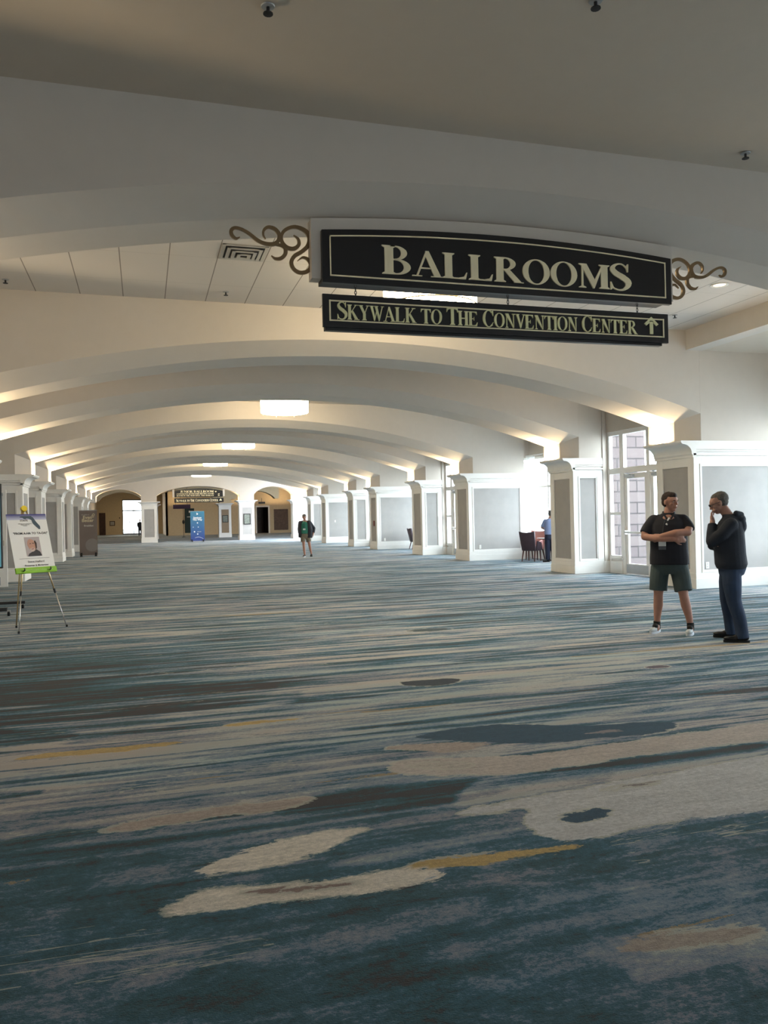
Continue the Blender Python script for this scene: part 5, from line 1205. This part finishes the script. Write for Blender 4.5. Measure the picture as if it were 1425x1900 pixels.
# --- person at the lounge window, mostly behind a pier
f4 = hit(1018, 1041, 2, 0)
p4 = place_person('person', 'person in pale blue shirt and dark trousers standing at the bright lounge window', None, at_=(12.35, 22.85, 0))
hd, HF = head(U(.10, .04, 1.52), 2.6, -.3, .98)
body = hd+[('t', [(U(.05, 0, .80), .14, .11), (U(.05, 0, 1.1), .15, .11), (U(.06, 0, 1.3), .17, .10), (U(.08, 0, 1.40), .07, .07)]), ('l', [(U(.08, .0, 1.38), .055), (U(.10, .02, 1.46), .05)]),
   ('l', [(U(-.10, 0, 1.30), .05), (U(-.19, -.04, 1.10), .042), (U(-.08, -.22, 1.02), .03)]), ('l', [(U(.24, 0, 1.30), .05), (U(.30, -.04, 1.10), .042), (U(.20, -.22, 1.02), .03)]),
   ('l', [(U(-.02, 0, .8), .085), (U(-.03, .0, .45), .055), (U(-.03, 0, .08), .035)]), ('l', [(U(.13, 0, .8), .085), (U(.14, .0, .45), .055), (U(.16, 0, .08), .035)])]
body += hand(U(-.08, -.22, 1.02), U(.5, -1, 0), (0, 0, 1), U(0, 0, -1), .4)+hand(U(.20, -.22, 1.02), U(-.5, -1, 0), (0, 0, 1), U(0, 0, -1), .4)
blob('body', body, SKIN2, p4, .012, 2); hair(p4, HF, mat('short_dark_hair', (.06, .05, .045), .85), .98)
blob('blue_shirt', [('t', [(U(.05, 0, .87), .165, .125), (U(.05, 0, 1.1), .17, .13), (U(.06, 0, 1.3), .18, .115), (U(.08, 0, 1.38), .10, .08)]), ('l', [(U(-.09, 0, 1.30), .07), (U(-.175, -.03, 1.12), .065)], 1), ('l', [(U(.23, 0, 1.30), .07), (U(.29, -.03, 1.12), .065)], 1)], mat('pale_blue_cotton', (.20, .25, .42), .8), p4, .012, 2)
blob('trousers', [('t', [(U(.05, 0, .72), .15, .115), (U(.05, 0, .90), .165, .12)]), ('l', [(U(-.02, 0, .8), .10), (U(-.03, .0, .45), .08), (U(-.03, 0, .06), .07)], 1), ('l', [(U(.13, 0, .8), .10), (U(.14, .0, .45), .08), (U(.16, 0, .06), .07)], 1)], mat('navy_trousers', (.02, .025, .05), .85), p4, .012, 2)
shoe('black_shoe', U(-.03, 0, .1), U(-.6, .6, 0), SB, RUBBER, p4); shoe('black_shoe', U(.16, 0, .1), U(-.2, .9, 0), SB, RUBBER, p4)
# --- seated person in the far lounge
p5 = place_person('person', 'seated grey-haired person in pink shirt in the small dark chair', None, at_=(12.12, 34.95, 0), yaw=-1.6)
hd, HF = head((0, .0, 1.22), 0, -.1, .98)
body = hd+[('t', [((0, 0, .48), .15, .12), ((0, -.02, .75), .15, .11), ((0, -.02, .98), .17, .10), ((0, -.01, 1.05), .07, .07)]), ('l', [((0, -.01, 1.04), .055), ((0, 0, 1.13), .05)]), ('l', [((-.19, 0, .96), .05), ((-.23, .05, .72), .042), ((-.15, .28, .66), .03)]), ('l', [((.19, 0, .96), .05), ((.23, .05, .72), .042), ((.15, .28, .66), .03)]),
  ('l', [((-.1, 0, .56), .085), ((-.12, .42, .52), .055), ((-.12, .45, .1), .036), ((-.12, .52, .05), .032)]), ('l', [((.1, 0, .56), .085), ((.12, .42, .52), .055), ((.12, .45, .1), .036), ((.12, .52, .05), .032)])]
body += hand((-.15, .28, .66), (.3, 1, 0), (1, 0, 0), (0, 0, -1), .4)+hand((.15, .28, .66), (-.3, 1, 0), (1, 0, 0), (0, 0, -1), .4)
blob('body', body, SKIN2, p5, .012, 2); hair(p5, HF, mat('grey_hair', (.4, .38, .36), .85), .98)
blob('pink_shirt', [('t', [((0, 0, .52), .17, .14), ((0, -.02, .75), .17, .13), ((0, -.02, .98), .19, .12), ((0, -.01, 1.05), .10, .08)]), ('l', [((-.19, 0, .96), .065), ((-.22, .04, .8), .06)], 1), ('l', [((.19, 0, .96), .065), ((.22, .04, .8), .06)], 1)], mat('pink_cotton', (.5, .3, .3), .8), p5, .012, 2)
blob('trousers', [('l', [((-.1, -.02, .57), .10), ((-.12, .42, .53), .075), ((-.12, .45, .08), .06)], 1), ('l', [((.1, -.02, .57), .10), ((.12, .42, .53), .075), ((.12, .45, .08), .06)], 1)], mat('dark_trousers', (.03, .03, .035), .85), p5, .012, 2)
shoe('black_shoe', (-.12, .45, .1), (0, 1), SB, RUBBER, p5); shoe('black_shoe', (.12, .45, .1), (0, 1), SB, RUBBER, p5)
# --- tiny figure by the far doors
p6 = place_person('person', 'tiny dark-clothed figure standing by the far glazed doors', None, at_=(-.35, 88, 0))
hd, HF = head((0, 0, 1.64), .5, 0, 1)
blob('body', hd+[('l', [((0, 0, 1.4), .06), ((0, 0, 1.55), .055)]), ('l', [((-.1, 0, .85), .08), ((-.1, 0, .45), .055), ((-.1, 0, .05), .04)]), ('l', [((.1, 0, .85), .08), ((.1, 0, .45), .055), ((.1, 0, .05), .04)]), ('l', [((-.2, 0, 1.38), .05), ((-.25, .05, 1.1), .04), ((-.2, .15, .9), .03)]), ('l', [((.2, 0, 1.38), .05), ((.25, .05, 1.1), .04), ((.2, .15, .9), .03)]), ('t', [((0, 0, .8), .15, .12), ((0, 0, 1.4), .17, .12)])], SKIN, p6, .016, 1)
blob('dark_coat', [('t', [((0, 0, .70), .22, .16), ((0, 0, 1.1), .20, .15), ((0, 0, 1.4), .20, .14), ((0, 0, 1.48), .1, .09)]), ('l', [((-.2, 0, 1.38), .07), ((-.25, .05, 1.1), .06), ((-.2, .13, .94), .05)], 1), ('l', [((.2, 0, 1.38), .07), ((.25, .05, 1.1), .06), ((.2, .13, .94), .05)], 1)], JK, p6, .016, 1)
blob('trousers', [('l', [((-.1, 0, .8), .10), ((-.1, 0, .03), .07)], 1), ('l', [((.1, 0, .8), .10), ((.1, 0, .03), .07)], 1)], JK, p6, .016, 1)
bpy.context.view_layer.update()
